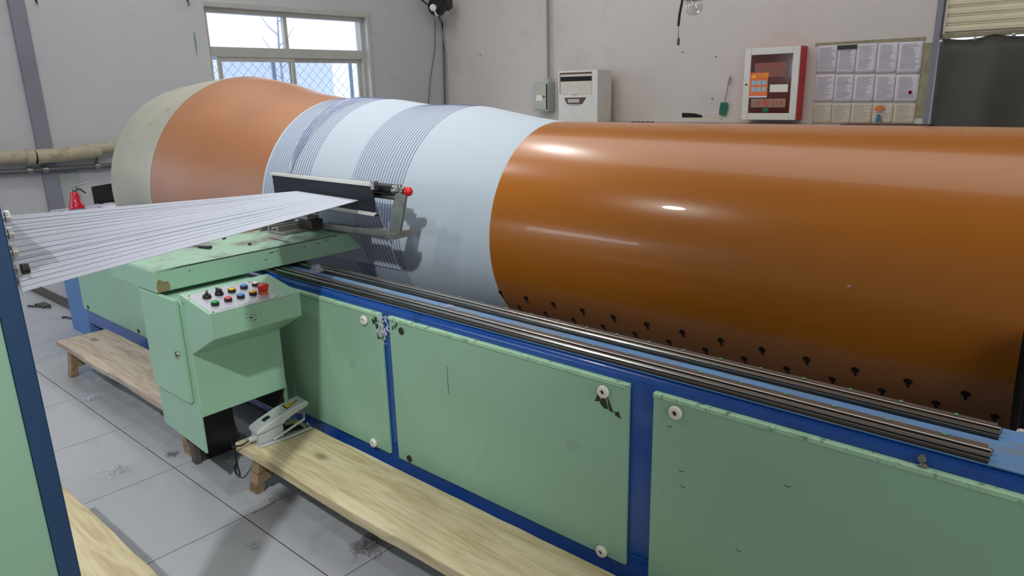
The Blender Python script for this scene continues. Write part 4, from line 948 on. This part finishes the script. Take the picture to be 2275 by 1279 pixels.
# notices
def sheet_row(y_top, y_bot, xs_top, xs_bot, m, labels, group, cat='notice', lines=14):
    for k in range(len(xs_top)-1):
        q = [bw(xs_top[k]+.6, y_top[k], .012), bw(xs_top[k+1]-.4, y_top[k+1], .012), bw(xs_bot[k+1]-.4, y_bot, .012), bw(xs_bot[k]+.6, y_bot, .012)]
        x0, x1 = (q[0].x+q[3].x)/2, (q[1].x+q[2].x)/2; z1 = (q[0].z+q[1].z)/2; z0__ = (q[2].z+q[3].z)/2
        o = thing('notice_sheet', ((x0+x1)/2, YB-.006, z0__), labels[k], cat, group)
        n = 6; mb = MB()
        for i in range(n+1):
            for j in range(n+1):
                mb.v.append(Vector((x0+(x1-x0)*i/n, YB-.008-.005*abs(math.sin(i*1.3+k)*math.sin(j*1.1+k*2)), z0__+(z1-z0__)*j/n)))
        for i in range(n):
            for j in range(n): a = i*(n+1)+j; mb.f.append((a, a+1, a+n+2, a+n+1))
        s = obj('paper', mb, m, o, smooth=True); sd = s.modifiers.new('t', 'SOLIDIFY'); sd.thickness = .001
        if lines:
            ml = MB(); hh = z1-z0__; ww = x1-x0
            for l in range(lines):
                z = z1-hh*(.10+.8*l/lines); a = x0+ww*.12; b_ = x0+ww*random.uniform(.6, .9)
                ml.box(a, b_, YB-.0155, YB-.0145, z, z+hh*.016)
            obj('print_lines', ml, 'ink', o, kind='stuff')
    return
tops = [1815, 1862, 1905, 1950, 1998, 2052]; mids = [1812, 1856, 1898, 1945, 1990, 2045]; bots = [1806, 1850, 1893, 1939, 1985, 2036]
ty_ = [102, 99, 97, 95, 93, 91]
sheet_row(ty_, 162, tops, mids, 'paper', ['printed notice, top row, nearest the fire cabinet', 'printed notice, top row, under the black title strip', 'printed notice, middle of the top row', 'printed notice, top row, right of the middle one', 'printed notice, top row, nearest the doorway'], 'printed notices pasted in two rows')
sheet_row([166]*6, 226, mids, bots, 'paper', ['printed notice, second row, nearest the fire cabinet', 'printed notice, second row, second from the fire cabinet', 'printed notice, middle of the second row', 'printed notice with hardly any print, second row', 'printed notice with a red stamp, second row, nearest the doorway'], 'printed notices pasted in two rows')
b3 = [1803, 1843, 1886, 1935, 1982, 2030]
sheet_row([230]*6, lz and 274, bots, b3, 'paperold', ['yellowed sheet, bottom row, nearest the fire cabinet', 'yellowed sheet of fine print, bottom row, second from the fire cabinet', 'nearly blank yellowed sheet, middle of the bottom row', 'first-aid sheet with a red cross, bottom row', 'yellowed sheet, bottom row, nearest the doorway'], 'yellowed sheets in the bottom row', lines=9)
sheets = {o['label']: o for o in bpy.data.objects if o.name.startswith('notice_sheet')}
bwbox('title_strip', 'chip', sheets['printed notice, top row, under the black title strip'], 1861, 101, 1903, 108, .022, .003)
aid = sheets['first-aid sheet with a red cross, bottom row']
bwbox('printed_cross', 'orangepaper', aid, 1943, 238.5, 1965, 243, .024, .002); bwbox('printed_cross', 'orangepaper', aid, 1950.5, 233.5, 1957.5, 248, .025, .002)
a = bw(1952, 258, .022); obj('printed_figure', MB().lathe([(0, .018), (.002, .018)], a, (0, -1, 0), 16), 'figureblue', aid)
a = [bw(x, y, .022) for x, y in ((1945, 271), (1946, 264), (1949, 261.5), (1955, 261.5), (1958, 264), (1959, 271))]; obj('printed_figure', MB().prism(a, (0, -.002, 0)), 'figureblue', aid)
st_ = bw(2022, 205, .022); obj('red_stamp', MB().lathe([(0, .016), (.0015, .016), (.0015, .011), (.0, .011)], st_, (0, -1, 0), 14), 'inkred', sheets['printed notice with a red stamp, second row, nearest the doorway'])
# tape residue border round the notices
for (x0, y0, x1, y1, lab) in ((1812, 92, 2056, 96, 'grimy tape border above the notices'), (2046, 96, 2056, 262, 'grimy tape strip right of the notices')):
    a = bw(x0, y0, .004); b_ = bw(x1, y1, .004); 
    z0__, z1__ = min(a.z, b_.z), max(a.z, b_.z)
    if y1-y0 < 10: m_ = (a.z+b_.z)/2; z0__, z1__ = m_-.012, m_+.02
    tag(box('tape_border', 'grime', None, a.x, b_.x, YB-.004, YB-.0005, z0__, z1__), lab, 'tape')
# fly swatter
fs = thing('fly_swatter', bw(1622, 172, .02), 'green fly swatter hanging from a nail beside the fire cabinet', 'fly swatter')
obj('wire_handle', MB().tube([bw(1622, 172, .03), bw(1618, 182, .03), bw(1619, 188, .03), bw(1622, 186, .03), bw(1624, 176, .03), bw(1621, 172, .03), bw(1618, 186, .03), bw(1610, 228, .03)], .005, 6), 'steel_dull', fs)
q = [bw(x, y, .03) for x, y in ((1601, 227), (1617, 228), (1616, 240), (1611, 257), (1597, 255), (1598, 240))]
obj('swatter_head', MB().prism(q, (0, .008, 0)), 'swatter', fs, bevel=.003)
obj('nail', MB().tube([bw(1622, 169, 0), bw(1622, 169, .045)], .005, 6), 'chip', fs)
# brush and pens on the worktop
br = thing('bench_brush', bw(1540, 262, .3), 'dark bristle brush lying on the worktop behind the drum', 'brush')
q = [bw(x, y, .3) for x, y in ((1515, 251), (1538, 252), (1553, 256), (1556, 261), (1515, 261))]; obj('bristles', MB().prism(q, (0, .06, 0)), 'pitch', br)
q = [bw(x, y, .3) for x, y in ((1515, 261.2), (1570, 261.2), (1600, 264), (1600, 266), (1515, 265.5))]; obj('brush_back', MB().prism(q, (0, .06, 0)), 'paperold', br)
for k in range(5):
    x = 1405+k*10.5; p = bw(x, 268, .45); t = tag(box('black_clip', 'black', None, p.x-.017, p.x+.017, p.y, p.y+.03, lz, lz+.022+.0, bevel=.002), 'small black clip, one of five lined up on the worktop edge', 'clip', 'five black clips on the worktop edge')
tag(box('brown_board', 'brown', None, bw(1870, 270, .5).x, bw(2063, 280, .5).x, YB-.52, YB-.30, lz+.0, lz+.022), 'dark brown board lying on the worktop below the notices', 'board')
for (x, y) in ((1068, 122), (1517, 116), (1592, 126), (1583, 219)):
    p = bw(x, y); tag(obj('wall_nail', MB().tube([p, p-Vector((0, .02, 0))], .006, 6), 'chip', loc=p), 'small nail stub in the bare plaster of the back wall', 'nail', 'nail stubs in the back wall')

# corner fitting and cables
cf = thing('corner_fan', (XL+.22, YB-.22, 2.75), 'black electrical fitting high in the wall corner with a white socket disc', 'fitting')
p = atX(972, 12, XL+.25); obj('fitting_body', MB().lathe([(-.10, .09), (-.06, .13), (.06, .13), (.10, .10)], p, (.6, -.4, .3), 24), 'black', cf, smooth=True)
p2 = atX(990, 8, XL+.28); obj('fitting_body', MB().lathe([(-.09, .06), (-.05, .10), (.05, .10), (.09, .07)], p2, (.2, -.2, 1), 20), 'chip', cf, smooth=True)
p3 = atX(962, 17, XL+.42); obj('white_disc', MB().lathe([(0, .045), (.012, .045), (.018, .03)], p3, (.7, -.6, .1), 20), 'white', cf, smooth=True)
obj('lead', MB().tube([p3, p3+Vector((.0, .06, -.1)), atX(974, 34, XL+.2)], .014, 8), 'whitepaint', cf, smooth=True)
for k, (a, lab, r_, m_) in enumerate((([(965, 30), (967, 52), (966, 110), (957, 170), (951, 240)], 'thin dark cable hanging in the wall corner, the left one', .006, 'greypipe'), ([(975, 36), (982, 50), (986, 110), (989, 240)], 'thicker grey cable running down the wall corner, the right one', .014, 'greypipe'))):
    pts = [atX(x, y, XL+.02) if k == 0 else atX(x, y, XL+.03) for x, y in a]
    pts = [Vector((q.x, min(q.y, YB-.03), q.z)) for q in pts]
    pts.append(pts[-1]-Vector((0, 0, 1.0)))
    tag(obj('hanging_cable', MB().tube(pts, r_, 8), m_, loc=pts[0], smooth=True), lab, 'cable')
p = atX(937, 0, XL+.1); tag(obj('overhead_cable', MB().tube([p+Vector((0, -.25, .35)), p, atX(955, 14, XL+.25)], .012, 8), 'black', loc=p, smooth=True), 'black cable sloping down into the corner fitting', 'cable')

# hanging lamp and pull cord near the drum
YL = 4.0
lp_ = thing('glass_lamp', atY(1545, 0, YL), 'clear glass lamp shade hanging at the top edge of the view', 'lamp')
c = atY(1543, -14, YL)
obj('lamp_cap', MB().lathe([(-.02, .035), (.02, .05), (.035, .055)], c, (0, 0, -1), 28), 'greybox', lp_, smooth=True)
g = [(.035, .050), (.05, .052), (.085, .050), (.105, .042), (.116, .022), (.119, .002), (.117, .002), (.114, .021), (.103, .040), (.083, .048), (.05, .050), (.035, .048)]
obj('glass_shade', MB().lathe(g, c, (0, 0, -1), 32, caps=False), 'lampglass', lp_, smooth=True)
obj('lamp_cord', MB().tube([c, Vector((c.x, c.y, ZC_))], .006, 8), 'black', lp_)
pc = thing('pull_cord', atY(1510, 0, YL), 'brown sleeved pull cord with a small olive bead on a chain', 'cord')
pts = [atY(x, y, YL) for x, y in ((1534, -60), (1519, -20), (1515, 5), (1510, 30), (1507, 58))]
obj('sleeve', MB().tube([Vector((pts[0].x+.02, YL, ZC_))]+pts, .0075, 10), mat('dark_brown_sleeve', srgb(44, 26, 24), .6), pc, smooth=True)
obj('chain', MB().tube([pts[-1], atY(1507, 84, YL)], .0025, 6), 'steel_dull', pc)
b_ = atY(1507, 92, YL); obj('bead', MB().lathe([(-.024, .002), (-.019, .007), (0, .0095), (.019, .007), (.024, .002)], b_, (0, 0, 1), 14), 'olive', pc, smooth=True)
